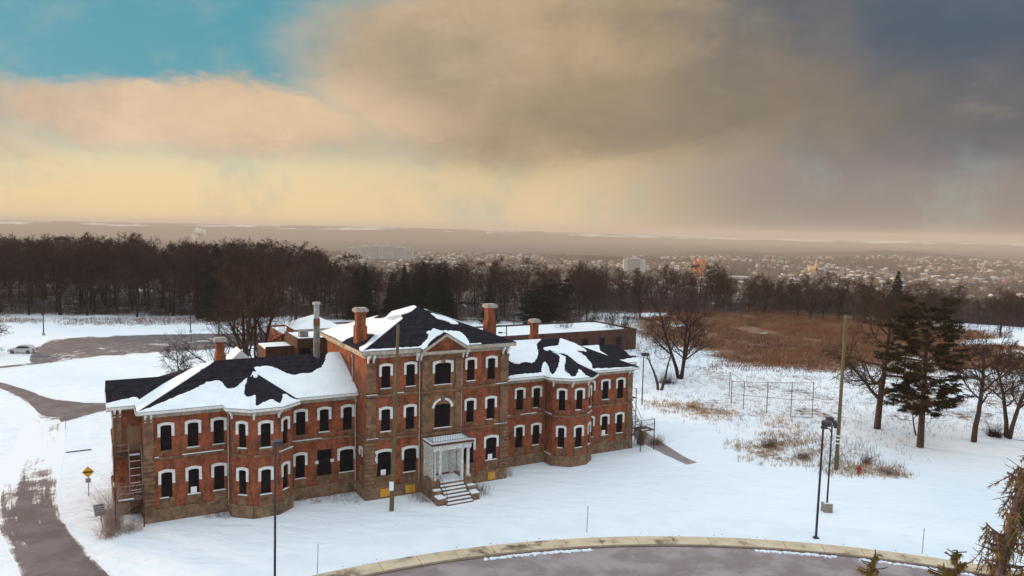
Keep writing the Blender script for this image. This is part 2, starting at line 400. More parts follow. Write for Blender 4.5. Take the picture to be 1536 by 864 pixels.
def build_ground():
    NA = 540; rr = np.concatenate([[0], np.geomspace(4, 420, 120), np.geomspace(430, 15000, 120)])
    th = np.linspace(0, 2 * np.pi, NA, endpoint=False)
    R, T = np.meshgrid(rr[1:], th, indexing='ij'); X = (R * np.sin(T)).ravel(); Y = (R * np.cos(T)).ravel()
    X = np.concatenate([[0], X]); Y = np.concatenate([[0], Y]); Z = terrain(X, Y)
    d = np.hypot(X, Y); az = np.degrees(np.arctan2(X, Y))
    Z = Z + np.where((d > 60) & (d < 260), 0, 0)
    Q = []; nr = len(rr) - 1
    k = np.arange(NA); k2 = (k + 1) % NA
    for i in range(nr - 1): Q.append(np.stack([1 + i * NA + k, 1 + (i + 1) * NA + k, 1 + (i + 1) * NA + k2, 1 + i * NA + k2], 1))
    Q.append(np.stack([np.zeros(NA, int), 1 + k, 1 + k2, np.zeros(NA, int)], 1)[:, [0, 1, 2, 2]])
    Q = np.concatenate(Q); tri = Q[-NA:, :3]; Q = Q[:-NA]
    nz = fbm(X / 9, Y / 9, 4, 21); nz2 = fbm(X / 30 + 5, Y / 22, 3, 22)
    scrub = np.maximum(poly_mask(X, Y, MEADOW, 16) * 1.1 * sstep(.25, .55, nz * .6 + nz2 * .4 + .08), poly_mask(X, Y, MEADOW2, 26) * 1.0 * sstep(.35, .65, nz))
    scrub = np.maximum(scrub, poly_mask(X, Y, THIN, 16) * (.38 + .22 * nz))
    for gpoly in GOLD: scrub = np.maximum(scrub, poly_mask(X, Y, gpoly, 3) * .62)
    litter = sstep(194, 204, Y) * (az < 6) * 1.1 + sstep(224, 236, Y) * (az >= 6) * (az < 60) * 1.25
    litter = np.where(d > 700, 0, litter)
    far = sstep(420, 620, d)
    cover = .66 + .0 * d
    cover = np.where(d < 2300, .84, cover)
    cover = np.maximum(cover, .9 * np.exp(-((az - 15.5) / 4.5) ** 2) * np.exp(-((d - 3700) / 700) ** 2) + .1 * (d > 3000))
    cover = np.where((d > 3100) & (d < 9500), np.maximum(cover, .83), cover)
    db = 6300 + 3600 * sstep(-6, 22, az)
    cover = np.where((d > db - 300) & (d < db + 1500), .88, cover)
    cover = np.where(d >= db + 1500, .58, cover)
    cover = np.where((az > 2) & (d > 4300), cover - .08 * sstep(2, 14, az), cover)
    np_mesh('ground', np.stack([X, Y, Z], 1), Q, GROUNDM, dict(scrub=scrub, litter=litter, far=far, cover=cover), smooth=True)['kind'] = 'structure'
build_ground()

# ------------------------------------------------------------------ roads and pavement
def road_material(name='asphalt', dk=1., damp=.5):
    m = bpy.data.materials.new(name); m.use_nodes = True; g = NT(m.node_tree)
    b = g.n['Principled BSDF']; b.inputs['Roughness'].default_value = .75; b.inputs['Specular IOR Level'].default_value = .35
    tc = g.new('ShaderNodeTexCoord'); P = tc.outputs['Object']
    at_ = lambda n: g.new('ShaderNodeAttribute', attribute_name=n).outputs['Fac']
    n = g.noise(P, .35, 6, .6); n2 = g.noise(P, 3., 5, .7)
    asp = g.mix(g.ss(n, .4, .62), (.235 * dk, .18 * dk, .175 * dk, 1), (.34 * dk, .28 * dk, .28 * dk, 1))
    asp = g.mix(g.m('MULTIPLY', g.ss(n2, .55, .7), .35), asp, (.44 * dk, .38 * dk, .37 * dk, 1))
    asp = g.mix(g.m('MULTIPLY', g.ss(g.noise(P, .8, 3, .5), (.57), .63), damp), asp, (.12, .09, .09, 1))   # damp patches
    sn = at_('snowy'); ac = at_('across')
    tr = g.noise(g.comb(g.m('MULTIPLY', ac, 1.4), g.m('MULTIPLY', at_('along'), .07), 0.), 1.6, 7, .78, .8)       # wheel tracks
    f = g.m('ADD', g.m('ADD', g.m('MULTIPLY', g.m('SUBTRACT', g.noise(P, .32, 9, .75, .6), .2), .70), g.m('MULTIPLY', tr, .58)), g.m('SUBTRACT', sn, .5))
    slush = g.ss(f, .5, .56); full = g.ss(f, .55, .60)
    col = g.mix(slush, asp, (.50, .45, .40, 1)); col = g.mix(full, col, (.80, .84, .88, 1))
    g.put(b.inputs['Base Color'], col)
    bn = g.new('ShaderNodeBump'); bn.inputs['Distance'].default_value = .05; bn.inputs['Strength'].default_value = .6
    g.l.new(g.m('ADD', full, g.m('MULTIPLY', n2, .2)), bn.inputs['Height']); g.l.new(bn.outputs[0], b.inputs['Normal'])
    return m
ROADM = road_material('worn_asphalt', .50, .5); DRIVEM = road_material('drive_asphalt', 1., .12)
def spline(pts, n):
    """Catmull-Rom through points (numpy)"""
    P = np.asarray(pts, float); P = np.vstack([2 * P[0] - P[1], P, 2 * P[-1] - P[-2]]); out = []
    for i in range(1, len(P) - 2):
        for t in np.linspace(0, 1, n, endpoint=False):
            out.append(.5 * ((2 * P[i]) + (-P[i - 1] + P[i + 1]) * t + (2 * P[i - 1] - 5 * P[i] + 4 * P[i + 1] - P[i + 2]) * t * t + (-P[i - 1] + 3 * P[i] - 3 * P[i + 1] + P[i + 2]) * t ** 3))
    out.append(P[-2]); return np.array(out)
def strip(name, left, right, z, snowf, nacross=14, n=14, mat=ROADM):
    L = spline([tuple(at(*p)[:2]) for p in left], n); R_ = spline([tuple(at(*p)[:2]) for p in right], n)
    V = []; sn = []; ac = []; al = []; s = 0; W = np.linspace(0, 1, nacross)
    for i in range(len(L)):
        if i: s += np.hypot(*(L[i] - L[i - 1]))
        for w in W:
            p = L[i] * (1 - w) + R_[i] * w; V.append((p[0], p[1], z)); ac.append(w * 6); al.append(s)
            px, py = proj((p[0], p[1], 0)); e = min(w, 1 - w)
            sn.append(snowf(px, py, w) + .30 * max(0, 1 - e / .13))
    nA = nacross; Q = [(i * nA + j, (i + 1) * nA + j, (i + 1) * nA + j + 1, i * nA + j + 1) for i in range(len(L) - 1) for j in range(nA - 1)]
    o = np_mesh(name, V, Q, mat, dict(snowy=sn, across=ac, along=al)); o['kind'] = 'structure'; return o
def sf_road(px, py, w):
    s = .487 + .14 * math.exp(-((py - 668) / 42.) ** 2) - .075 * min(1, max(0, (py - 730) / 60.))
    if py < 720: s += .05
    if w < .38: s += .12 * max(0, 1 - (py - 730) / 200.) if py > 700 else .08
    return s - (.04 if py > 760 else 0)
strip('road', [(46, 1000), (25, 862), (-12, 780), (-5, 720), (20, 670), (40, 630), (45, 606)], [(330, 1000), (172, 862), (98, 780), (92, 715), (98, 670), (98, 640), (100, 615)], .012, sf_road)
strip('service_path', [(-60, 556), (0, 573), (38, 584), (75, 597), (120, 603), (160, 604), (200, 604), (300, 600)], [(-60, 566), (0, 586), (40, 607), (62, 634), (100, 632), (150, 618), (200, 611), (300, 607)], .02,
      lambda px, py, w: .30 + (.28 if (px < 90 and w > .75) else 0))
strip('parking_lot', [(-80, 546), (0, 539), (45, 530), (62, 512), (100, 505), (200, 501), (330, 499), (420, 497)], [(-80, 560), (0, 554), (60, 548), (110, 541), (200, 533), (330, 525), (400, 520), (460, 516)], .012,
      lambda px, py, w: .43 + .05 * math.sin(w * 9 + px * .01) + (.30 if px < 45 and w < .7 else 0), nacross=20)
# walk leading away from the right-hand fire escape
strip('walkway', [(955, 640), (975, 652), (1000, 668), (1025, 684), (1046, 694)], [(948, 652), (960, 662), (985, 676), (1010, 688), (1030, 697)], .012, lambda px, py, w: .25, nacross=8, mat=DRIVEM)

AC, AR = (14.88, 5.83), 54.4            # centre and outer radius of the drive loop
def arc_sheet(name, r0, r1, z, mat, a0=-70, a1=60, da=.5, extra=None):
    A = np.radians(np.arange(a0, a1 + da, da)); RR = np.linspace(r0, r1, 5 if extra is None else 12)
    V = [(AC[0] + r * math.sin(a), AC[1] + r * math.cos(a), z) for a in A for r in RR]; k = len(RR)
    Q = [(i * k + j, (i + 1) * k + j, (i + 1) * k + j + 1, i * k + j + 1) for i in range(len(A) - 1) for j in range(k - 1)]
    at_ = {}
    if extra: at_ = dict(snowy=[extra(a, r) for a in A for r in RR], across=[r for a in A for r in RR], along=[a * AR for a in A for r in RR])
    return np_mesh(name, V, Q, mat, at_)
arc_sheet('drive', AR - 10.5, AR - 1.79, .016, DRIVEM, -110, 110, extra=lambda a, r: .27)['kind'] = 'structure'
def arc_box(mb, a0, a1, r0, r1, z0, z1, n=2):
    rings = []
    for k in range(n + 1):
        a = a0 + (a1 - a0) * k / n; S, Cc = math.sin(a), math.cos(a)
        P = lambda r, z: (AC[0] + r * S, AC[1] + r * Cc, z)
        rings.append([P(r0, z0), P(r1, z0), P(r1, z1), P(r0, z1)])
    mb.loft(rings)
slab_m = []
SWM = material('sidewalk', (.54, .43, .29), (.64, .52, .36), .6, .85, .006, 20., c3=(.16, .105, .072), s3=.45, f3=1.)
mb = MB(flip=False); a = -1.35
while a < 1.35:
    w_ = 3.0 / AR; arc_box(mb, a + .0003, a + w_ - .0004, AR - 1.55, AR, .0, .135, 3); a += w_
mb.build('sidewalk', SWM)['kind'] = 'structure'
KERBM = material('kerb_concrete', (.20, .14, .11), (.27, .20, .15), 2., .9)
mb = MB(flip=False); a = -1.35
while a < 1.35:
    w_ = 3.1 / AR; arc_box(mb, a, a + w_ - .0003, AR - 1.80, AR - 1.555, .0, .125, 3); a += w_
mb.build('kerb', KERBM)['kind'] = 'structure'
# lumps of ploughed snow and ice in the gutter
def lumps(name, spots, mat, seed=1):
    r = random.Random(seed); V = []; T = []
    ico = bmesh.new(); bmesh.ops.create_icosphere(ico, subdivisions=1, radius=1); iv = [v.co.copy() for v in ico.verts]; it = [[v.index for v in f.verts] for f in ico.faces]; ico.free()
    for (x, y, z, sx, sy, sz) in spots:
        b = len(V); ang = r.random() * 6.28; ca, sa = math.cos(ang), math.sin(ang)
        for v in iv:
            k = r.uniform(.75, 1.15); px, py = v.x * sx * k, v.y * sy * k; V.append((x + px * ca - py * sa, y + px * sa + py * ca, z + v.z * sz * k))
        T += [[b + i for i in t] for t in it]
    return np_mesh(name, V, T, mat, smooth=True)
sp = []
for k in range(1500):
    a = math.radians(rnd.uniform(-34, 42)); dens = fbm(np.array([a * 9]), np.array([0.]), 3, 4)[0]
    if dens < .44: continue
    r = AR - 2.0 - abs(rnd.gauss(0, .12)); s = rnd.uniform(.05, .16)
    sp.append((AC[0] + r * math.sin(a), AC[1] + r * math.cos(a), .03, s * 1.8, s, s * .6))
tag(lumps('gutter_snow', sp, SNOW), kind='stuff')
sp = []
for k in range(420):   # crumbled edge of the lawn snow along the walk
    a = math.radians(rnd.uniform(-60, 60)); r = AR + abs(rnd.gauss(0, .1)) + .02; s = rnd.uniform(.05, .12)
    sp.append((AC[0] + r * math.sin(a), AC[1] + r * math.cos(a), .05, s * 1.5, s, s * .7))
tag(lumps('lawn_edge_snow', sp, SNOW, 3), kind='stuff')
sp = []
for k in range(160):
    a = math.radians(rnd.uniform(-30, 40)); r = AR + .1 + abs(rnd.gauss(0, .35)); s = rnd.uniform(.03, .08)
    sp.append((AC[0] + r * math.sin(a), AC[1] + r * math.cos(a), .02, s * 1.5, s, s * .7))
tag(lumps('turf_clods', sp, STONE, 5), kind='stuff')
# lawn snow sheet standing a little above the walk
arc_sheet('lawn_snow', AR + .03, AR + 4.5, .045, SNOW, -80, 80)['kind'] = 'structure'
# ------------------------------------------------------------------ the brick building
YAW = 1.0606; BO = Vector((-8.0606, 73.4246, 0)); BRZ = math.pi / 2 - YAW
uD = Vector((math.sin(YAW), math.cos(YAW), 0)); vD = Vector((math.cos(YAW), -math.sin(YAW), 0))
def L2W(u, v, z): return BO + uD * u + vD * v + Vector((0, 0, z))
def W2L(P): r = P - BO; return (r.dot(uD), r.dot(vD), r.z)
B = empty('institution_building', BO, BRZ)
tag(B, 'boarded-up red brick institution with central three-storey block and snowy dark roofs', 'building')
TH = {}
Aw, PJ, LW, b1, bc, bcc, bw, br = 7.30, 2.894, 25.32, 13.60, 1.50, 1.25, 2.05, 1.54
b2 = b1 + 2 * bc + bw
ZP, ZS, ZE = 1.1, 5.42, 9.35           # plinth top, string course, wall top of the wings
PL = (ZP, ZS, ZE)

def arch_pts(w, zt, rise, n=8):
    return [(w / 2 * -math.cos(math.pi * k / n), zt - rise + rise * math.sin(math.pi * k / n) ** .8) for k in range(n + 1)]

def facade(wall, o, d, length, z0, z1, ops, inset=.2):
    """wall skin with real openings; ops: (centre, width, zb, zt, rise)"""
    n = (-d[1], d[0])
    P = lambda s, z, t=0.: (o[0] + d[0] * s + n[0] * t, o[1] + d[1] * s + n[1] * t, z)
    ops = sorted(ops); s = 0.
    q = lambda s0, s1, a, b: wall.add([P(s0, a), P(s1, a), P(s1, b), P(s0, b)], [(0, 1, 2, 3)]) if s1 - s0 > 1e-4 and b - a > 1e-4 else None
    for c, w, zb, zt, rise in ops:
        l, r = c - w / 2, c + w / 2; q(s, l, z0, z1); q(l, r, z0, zb)
        ap = arch_pts(w, zt, rise)
        for (x0, y0), (x1, y1) in zip(ap[:-1], ap[1:]):
            wall.add([P(c + x0, y0), P(c + x1, y1), P(c + x1, z1), P(c + x0, z1)], [(0, 1, 2, 3)])
            wall.add([P(c + x0, y0), P(c + x1, y1), P(c + x1, y1, -inset), P(c + x0, y0, -inset)], [(0, 1, 2, 3)])
        zs = zt - rise
        for x in (l, r): wall.add([P(x, zb), P(x, zs), P(x, zs, -inset), P(x, zb, -inset)], [(0, 1, 2, 3)])
        wall.add([P(l, zb), P(r, zb), P(r, zb, -inset), P(l, zb, -inset)], [(0, 1, 2, 3)])
        s = r
    q(s, length, z0, z1)

def window(o, d, c, w, zb, zt, rise=.14, hood='std', sill=True, snow=True, apron=None, mat=None):
    n = (-d[1], d[0])
    P = lambda s, z, t=0.: (o[0] + d[0] * (c + s) + n[0] * t, o[1] + d[1] * (c + s) + n[1] * t, z)
    m = MB(); ap = arch_pts(w + .06, zt + .03, rise)
    poly = [(-w / 2 - .03, zb - .02)] + [(x, z) for x, z in ap] + [(w / 2 + .03, zb - .02)]
    k = len(poly); m.add([P(x, z, -.13) for x, z in poly] + [P(x, z, -.18) for x, z in poly], [list(range(k)), list(range(k, 2 * k))[::-1]] + [(i, (i + 1) % k, k + (i + 1) % k, k + i) for i in range(k)])
    # joint battens of the boarding
    m.obox((o[0] + d[0] * c, o[1] + d[1] * c), d, n, -.015, .015, -.13, -.105, zb, zt - rise * .2)
    wn = m.build('window', mat or BOARD, B)
    if hood == 'std':
        m = MB(); t = .22; zr = zt - rise; earz = zt - min(1.0, (zt - zb) * .45); sh = zt + .12; N_ = 10
        inn = [(-w / 2, earz)] + arch_pts(w, zt, rise, N_) + [(w / 2, earz)]
        outr = [(-w / 2 - t, earz)] + [(-w / 2 - t + (w + 2 * t) * k / N_, sh + .13 * math.sin(math.pi * k / N_)) for k in range(N_ + 1)] + [(w / 2 + t, earz)]
        for i in range(N_ + 2):
            a, b_, c_2, d_2 = inn[i], inn[i + 1], outr[i + 1], outr[i]
            m.add([P(a[0], a[1], .0), P(b_[0], b_[1], .0), P(c_2[0], c_2[1], .0), P(d_2[0], d_2[1], .0), P(a[0], a[1], .07), P(b_[0], b_[1], .07), P(c_2[0], c_2[1], .09), P(d_2[0], d_2[1], .09)],
                  [(4, 5, 6, 7), (0, 1, 5, 4), (2, 3, 7, 6)] + ([(0, 4, 7, 3)] if i == 0 else []) + ([(1, 2, 6, 5)] if i == N_ + 1 else []))
        m.build('hood', HOOD, wn)
    if hood == 'round':
        m = MB(); t = .26; r0 = w / 2 + .02
        for i in range(14):
            t0, t1 = math.pi * i / 14, math.pi * (i + 1) / 14
            if 6 <= i <= 7: continue
            A_ = lambda r, tt: (-math.cos(tt) * r, zt - .32 + math.sin(tt) * r * .86)
            a, b_, c_2, d_2 = A_(r0, t0), A_(r0, t1), A_(r0 + t, t1), A_(r0 + t, t0)
            m.add([P(*a, .0), P(*b_, .0), P(*c_2, .0), P(*d_2, .0), P(*a, .09), P(*b_, .09), P(*c_2, .09), P(*d_2, .09)], [(4, 5, 6, 7), (0, 1, 5, 4), (2, 3, 7, 6), (1, 2, 6, 5), (0, 3, 7, 4)])
        m.build('hood', HOOD, wn)
    if sill:
        oc = (o[0] + d[0] * c, o[1] + d[1] * c)
        m = MB(); m.obox(oc, d, n, -w / 2 - .16, w / 2 + .16, -.1, .13, zb - .17, zb)
        m.obox(oc, d, n, -w / 2 - .15, -w / 2 + .08, -.02, .09, zb - .40, zb - .173); m.obox(oc, d, n, w / 2 - .08, w / 2 + .15, -.02, .09, zb - .40, zb - .173)
        m.build('sill', STONE, wn)
        if snow:
            m = MB(); a0_, a1_ = -w / 2 - .10, w / 2 + .10
            if rnd.random() < .25: a1_ -= rnd.uniform(.1, .5) * w
            m.obox(oc, d, n, a0_, a1_, -.10, .10, zb + .002, zb + .035 + rnd.random() * .03); m.build('sill_snow', ROOFSNOW, wn)
    if apron:
        m = MB(); m.obox((o[0] + d[0] * c, o[1] + d[1] * c), d, n, -w / 2 - .14, w / 2 + .14, -.02, .05, apron, zb - .175); m.build('apron', STONE, wn)
    return wn

walls = MB(); plinth = MB(); strings = MB(); cornice = MB()
ST_SNOW = MB()
def run(o, d, length, wins, levels, string=True, pro=.12):
    """one straight wall of the wings: plinth, two storeys, string course, windows"""
    n = (-d[1], d[0])
    lo = [(c, w, zb, zt, r) for (c, w, zb, zt, r, *_) in wins if zb < ZS]; up = [(c, w, zb, zt, r) for (c, w, zb, zt, r, *_) in wins if zb > ZS]
    facade(walls, o, d, length, levels[0], levels[1], lo); facade(walls, o, d, length, levels[1], levels[2], up)
    plinth.obox(o, d, n, 0, length, -.3, .10, -.5, .95); plinth.obox(o, d, n, 0, length, -.3, .17, .951, ZP)
    strings.obox(o, d, n, 0, length, -.05, .09, ZS - .13, ZS + .10)
    cornice.obox(o, d, n, 0, length, -.05, .10, ZE - .42, ZE - .36)
    for wdat in wins:
        c, w, zb, zt, r = wdat[:5]; opt = wdat[5] if len(wdat) > 5 else {}
        window(o, d, c, w, zb, zt, r, apron=(ZP + .002 if zb < ZS else None), snow=rnd.random() < (.8 if zb < ZS else .6), **opt)
U, Lo = (6.05, 8.2), (1.98, 4.18)
def W(c, w=.85, lv='u', r=.14, **k): zb, zt = U if lv == 'u' else Lo; return (c, w, zb, zt, r, k)
for side in (-1, 1):
    # end section (outermost)
    if side < 0:
        run((-LW, 0), (1, 0), LW - b2, [W(LW - x, lv=l) for x in (23.65, 21.55, 19.5) for l in 'ul'], PL)
        run((-b1, 0), (1, 0), b1 - Aw, [W(b1 - x) for x in (12.5, 10.35, 8.15)] + [W(b1 - 12.55, lv='l'), (b1 - 10.33, 1.34, 1.98, 4.40, .02, dict(hood=None, sill=True, mat=BOARD)), W(b1 - 8.23, 1.34, 'l', .2)], PL)
    else:
        run((b2, 0), (1, 0), LW - b2, [W(x - b2, lv=l) for x in (23.65, 21.55, 19.5) for l in 'ul'], PL)
        run((Aw, 0), (1, 0), b1 - Aw, [W(x - Aw, lv=l) for x in (12.5, 10.42, 8.3) for l in 'ul'], PL)
    x0 = -b2 if side < 0 else b1
    seg = math.hypot(bc, bcc)
    run((x0, 0), (0, 1), br, [], PL)
    run((x0, br), (bc / seg, bcc / seg), seg, [W(seg / 2 - .02, .68, l) for l in 'ul'], PL)
    run((x0 + bc, br + bcc), (1, 0), bw, [W(bw / 2, .82, l) for l in 'ul'], PL)
    run((x0 + bc + bw, br + bcc), (bc / seg, -bcc / seg), seg, [W(seg / 2, .68, l) for l in 'ul'], PL)
    run((x0 + 2 * bc + bw, br), (0, -1), br, [], PL)
# white stubs at the sides of the unhooded opening
for s in (-.72, .72): m = MB(); m.obox((-10.33, 0), (1, 0), (0, 1), s - .15, s + .15, -.1, .07, 3.15, 3.42); m.build('jamb_block', HOOD, B)
# ends, rear ranges of the wings
RV = -3.0; RU = 27.45
for side in (-1, 1):
    if side < 0:
        run((-LW, RV), (0, 1), -RV, [], PL)
        facade(walls, (-RU, RV), (1, 0), RU - LW, ZP, 5.3, []); facade(walls, (-RU, RV), (1, 0), RU - LW, 5.3, ZE, [(1.45, 1.25, 5.45, 7.7, .02)])
        plinth.obox((-RU, RV), (1, 0), (0, 1), 0, RU - LW, -.3, .1, -.5, ZP)
        run((-RU, -11), (0, 1), 8, [W(2.2, lv=l) for l in 'ul'] + [W(5.6, lv=l) for l in 'ul'], PL)
    else:
        run((LW, 0), (0, -1), -RV, [], PL)
        run((LW, RV), (1, 0), RU - LW, [], PL)
        run((RU, RV), (0, -1), 8, [W(2.2, lv=l) for l in 'ul'] + [W(5.6, lv=l) for l in 'ul'], PL)
walls.add([(-RU, -11, 0), (RU, -11, 0), (RU, -11, ZE), (-RU, -11, ZE)], [(0, 3, 2, 1)])
window((-RU, RV), (1, 0), 1.45, 1.25, 5.45, 7.7, .02, hood=None, sill=False, mat=PLY).name = 'boarded_door'
# pilasters at the outer corners of the wings: plain above, quoined below
def pilaster(u0, u1, v, z0, z1, t=.12, face=1, side=None):
    pil = MB()
    pil.box(u0, u1, v + .0, v + t, z0, z1)
    pil.box(u0 - .05, u1 + .05, v, v + t + .05, z1 - .28, z1 - .002); pil.box(u0 - .05, u1 + .05, v, v + t + .05, z0 + .002, z0 + .25)
    pil.build('pilaster', STONE, B)
def quoins(u0, u1, v, z0, z1, t=.10, step=.36, sidewall=0):
    z = z0; k = 0; pil = MB()
    while z < z1 - .1:
        w = 0 if k % 2 else .12; ze = min(z + step - .04, z1)
        if sidewall < 0: pil.box(u0 - t, u1 + w - .05, v - .35, v + t, z, ze)
        elif sidewall > 0: pil.box(u0 - w + .05, u1 + t, v - .35, v + t, z, ze)
        else: pil.box(u0 - (w if u0 > 0 else 0), u1 + (w if u0 < 0 else 0), v, v + t, z, ze)
        z += step; k += 1
    pil.build('quoins', STONE, B)
for sgn in (-1, 1):
    a, b_ = (-LW - .02, -LW + .72) if sgn < 0 else (LW - .72, LW + .02)
    pilaster(a, b_, 0, ZS + .10, ZE - .42); quoins(a, b_, 0, ZP, ZS - .13, sidewall=sgn)
    if sgn < 0: pilaster(-RU - .02, -RU + .6, RV, 5.3, ZE - .42)

# ---- central block
CB = [ZP, 5.59, 9.65, 13.15]
def crun(o, d, length, wins, proud=0.):
    n = (-d[1], d[0])
    for k in range(3):
        facade(walls, o, d, length, CB[k], CB[k + 1], [w[:5] for w in wins if CB[k] < w[2] < CB[k + 1]])
    plinth.obox(o, d, n, 0, length, -.3, .12, -.5, .98); plinth.obox(o, d, n, 0, length, -.3, .2, .981, ZP)
    for z in CB[1:3]: strings.obox(o, d, n, 0, length, -.05, .10, z - .13, z + .10); strings.obox(o, d, n, 0, length, -.05, .04, z + .25, z + .36)
    for wd_ in wins:
        c, w, zb, zt, r = wd_[:5]; opt = wd_[5] if len(wd_) > 5 else {}
        window(o, d, c, w, zb, zt, r, apron=(ZP + .003 if zb < 5 else None), snow=rnd.random() < .6, **opt)
FP = 1.98                                              # half width of the frontispiece
W3, W2, W1 = (10.25, 12.36, .14), (6.22, 8.34, .14), (2.1, 4.38, .22)
crun((-Aw, PJ), (1, 0), Aw - FP, [(Aw - 5.45, .85, *W3), (Aw - 3.05, .85, *W3), (Aw - 5.45, .87, *W2), (Aw - 3.07, .85, *W2), (Aw - 5.56, 1.34, *W1), (Aw - 3.02, 1.26, *W1)])
crun((FP, PJ), (1, 0), Aw - FP, [(5.45 - FP, .85, *W3), (3.2 - FP, .82, *W3), (5.45 - FP, .87, *W2), (3.18 - FP, .82, *W2), (5.56 - FP, 1.2, *W1), (3.05 - FP, 1.1, *W1)])
crun((-Aw, -10), (0, 1), 10 + PJ, [(11.5, .5, 3.1, 4.5, .05)])
crun((Aw, PJ), (0, -1), 10 + PJ, [])
walls.add([(-Aw, -10, 0), (Aw, -10, 0), (Aw, -10, 13.2), (-Aw, -10, 13.2)], [(0, 3, 2, 1)])
walls.build('brick_wall', BRICK, B)
# frontispiece in brown stone
fw_ = MB(); FV = PJ + .32
facade(fw_, (-FP, FV), (1, 0), 2 * FP, 5.59, 9.65, [(FP + .1, 1.66, 6.05, 8.35, .1)]); facade(fw_, (-FP, FV), (1, 0), 2 * FP, 9.65, 13.15, [(FP + .1, 1.68, 10.22, 12.34, .26)])
facade(fw_, (-FP, FV), (1, 0), 2 * FP, 0, 5.59, [(FP + .1, 1.5, 1.65, 4.35, .05)])
fw_.add([(-FP, PJ, 0), (-FP, FV, 0), (-FP, FV, 13.15), (-FP, PJ, 13.15)], [(0, 1, 2, 3)]); fw_.add([(FP, PJ, 0), (FP, FV, 0), (FP, FV, 13.15), (FP, PJ, 13.15)], [(0, 1, 2, 3)])
for z in CB[1:3]: fw_.box(-FP - .08, FP + .08, FV - .05, FV + .12, z - .14, z + .11)
fw_.build('frontispiece', material('frontispiece_stone', (.30, .150, .070), (.17, .088, .045), 1.6, .9, .02, 8., c3=(.10, .06, .04), s3=1.4, f3=.6), B)
for z0, z1 in ((5.75, 9.4), (9.8, 12.7)):
    for a, b_ in ((-FP - .02, -FP + .62), (FP - .62, FP + .02)): pilaster(a, b_, FV, z0, z1, .13)
window((-FP, FV), (1, 0), FP + .1, 1.66, 6.05, 8.35, .1, hood='round'); window((-FP, FV), (1, 0), FP + .1, 1.68, 10.22, 12.34, .26)
m = MB(); m.box(-.08, .28, FV + .0, FV + .16, 12.30, 12.80); m.box(-.06, .26, FV, FV + .16, 8.72, 9.30); m.build('keystone', STONE, B)
m = MB(); 
for i in range(16):                                     # stone arch over the middle window
    t0, t1 = math.pi * i / 16, math.pi * (i + 1) / 16; A_ = lambda r, tt: (.1 - math.cos(tt) * r, 8.03 + math.sin(tt) * r * .9)
    q4 = [A_(1.14, t0), A_(1.14, t1), A_(1.38, t1), A_(1.38, t0)]
    m.add([(x, FV, z) for x, z in q4] + [(x, FV + .13, z) for x, z in q4], [(4, 5, 6, 7), (0, 1, 5, 4), (2, 3, 7, 6)])
m.build('stone_arch', STONE, B)
for sgn in (-1, 1):                                     # corner pilasters of the block
    a, b_ = (-Aw - .03, -Aw + .85) if sgn < 0 else (Aw - .85, Aw + .03)
    for z0, z1 in ((5.76, 9.45), (10.02, 12.7)): pilaster(a, b_, PJ, z0, z1, .14)
    quoins(a, b_, PJ, ZP, 5.45, .12, sidewall=sgn)
    # returns of the corner pilasters
    e0, e1 = (-Aw - .12, -Aw) if sgn < 0 else (Aw, Aw + .12)
# cornices, frieze boards and brackets
def eave_run(mb, o, d, length, z, over, h, dent=True):
    n = (-d[1], d[0]); mb.obox(o, d, n, 0, length, -.1, .12, z - .42, z - .02)
    if dent:
        k = int(length / .42)
        for i in range(k): s = (i + .5) * length / k; mb.obox(o, d, n, s - .07, s + .07, .12, .24, z - .24, z - .03)
def bracket(mb_, o, d, s, z, over):
    mb = MB()
    n = (-d[1], d[0]); c0 = (o[0] + d[0] * s, o[1] + d[1] * s)
    mb.obox(c0, d, n, -.09, .09, .0, over * .85, z - .28, z - .02); mb.obox(c0, d, n, -.08, .08, .0, over * .5, z - .50, z - .28); mb.obox(c0, d, n, -.07, .07, .0, over * .28, z - .78, z - .50)
    mb.build('eave_bracket', HOOD, B)
br_ = None
for o, d, l in (((-Aw, PJ), (1, 0), 2 * Aw), ((-Aw, -10), (0, 1), 10 + PJ), ((Aw, PJ), (0, -1), 10 + PJ)):
    eave_run(cornice, o, d, l, 13.55, .6, .4)
for s in (.12, .62, 4.75, 5.15, 9.45, 9.85, 13.98, 14.48): bracket(br_, (-Aw, PJ + (.3 if 4 < s < 10.5 else .05)), (1, 0), s, 13.5, .62)
eave_run(cornice, (-FP, FV), (1, 0), 2 * FP, 13.55, .6, .4)
for side in (-1, 1):
    x0 = -b2 if side < 0 else b1
    for (o, d, l) in (((-LW, 0), (1, 0), LW - b2), ((-b1, 0), (1, 0), b1 - Aw)) if side < 0 else (((b2, 0), (1, 0), LW - b2), ((Aw, 0), (1, 0), b1 - Aw)):
        eave_run(cornice, o, d, l, ZE, .6, .3, False)
    for (o, d, l) in (((x0, 0), (0, 1), br), ((x0, br), (bc / seg, bcc / seg), seg), ((x0 + bc, br + bcc), (1, 0), bw), ((x0 + bc + bw, br + bcc), (bc / seg, -bcc / seg), seg)):
        eave_run(cornice, o, d, l, ZE, .6, .3, False)
        if l > 1.6: bracket(br_, o, d, .05, ZE, .5)
    e = -LW if side < 0 else LW
    for s in (.12, .55): bracket(br_, (e, 0), (1, 0), s if side < 0 else -s, ZE, .55)
for s in (.1, .5): bracket(br_, (-RU, RV), (1, 0), s, ZE, .55)
cornice.build('cornice', TRIM, B)
plinth.build('plinth', PLINTH, B); strings.build('string_course', STONE, B)
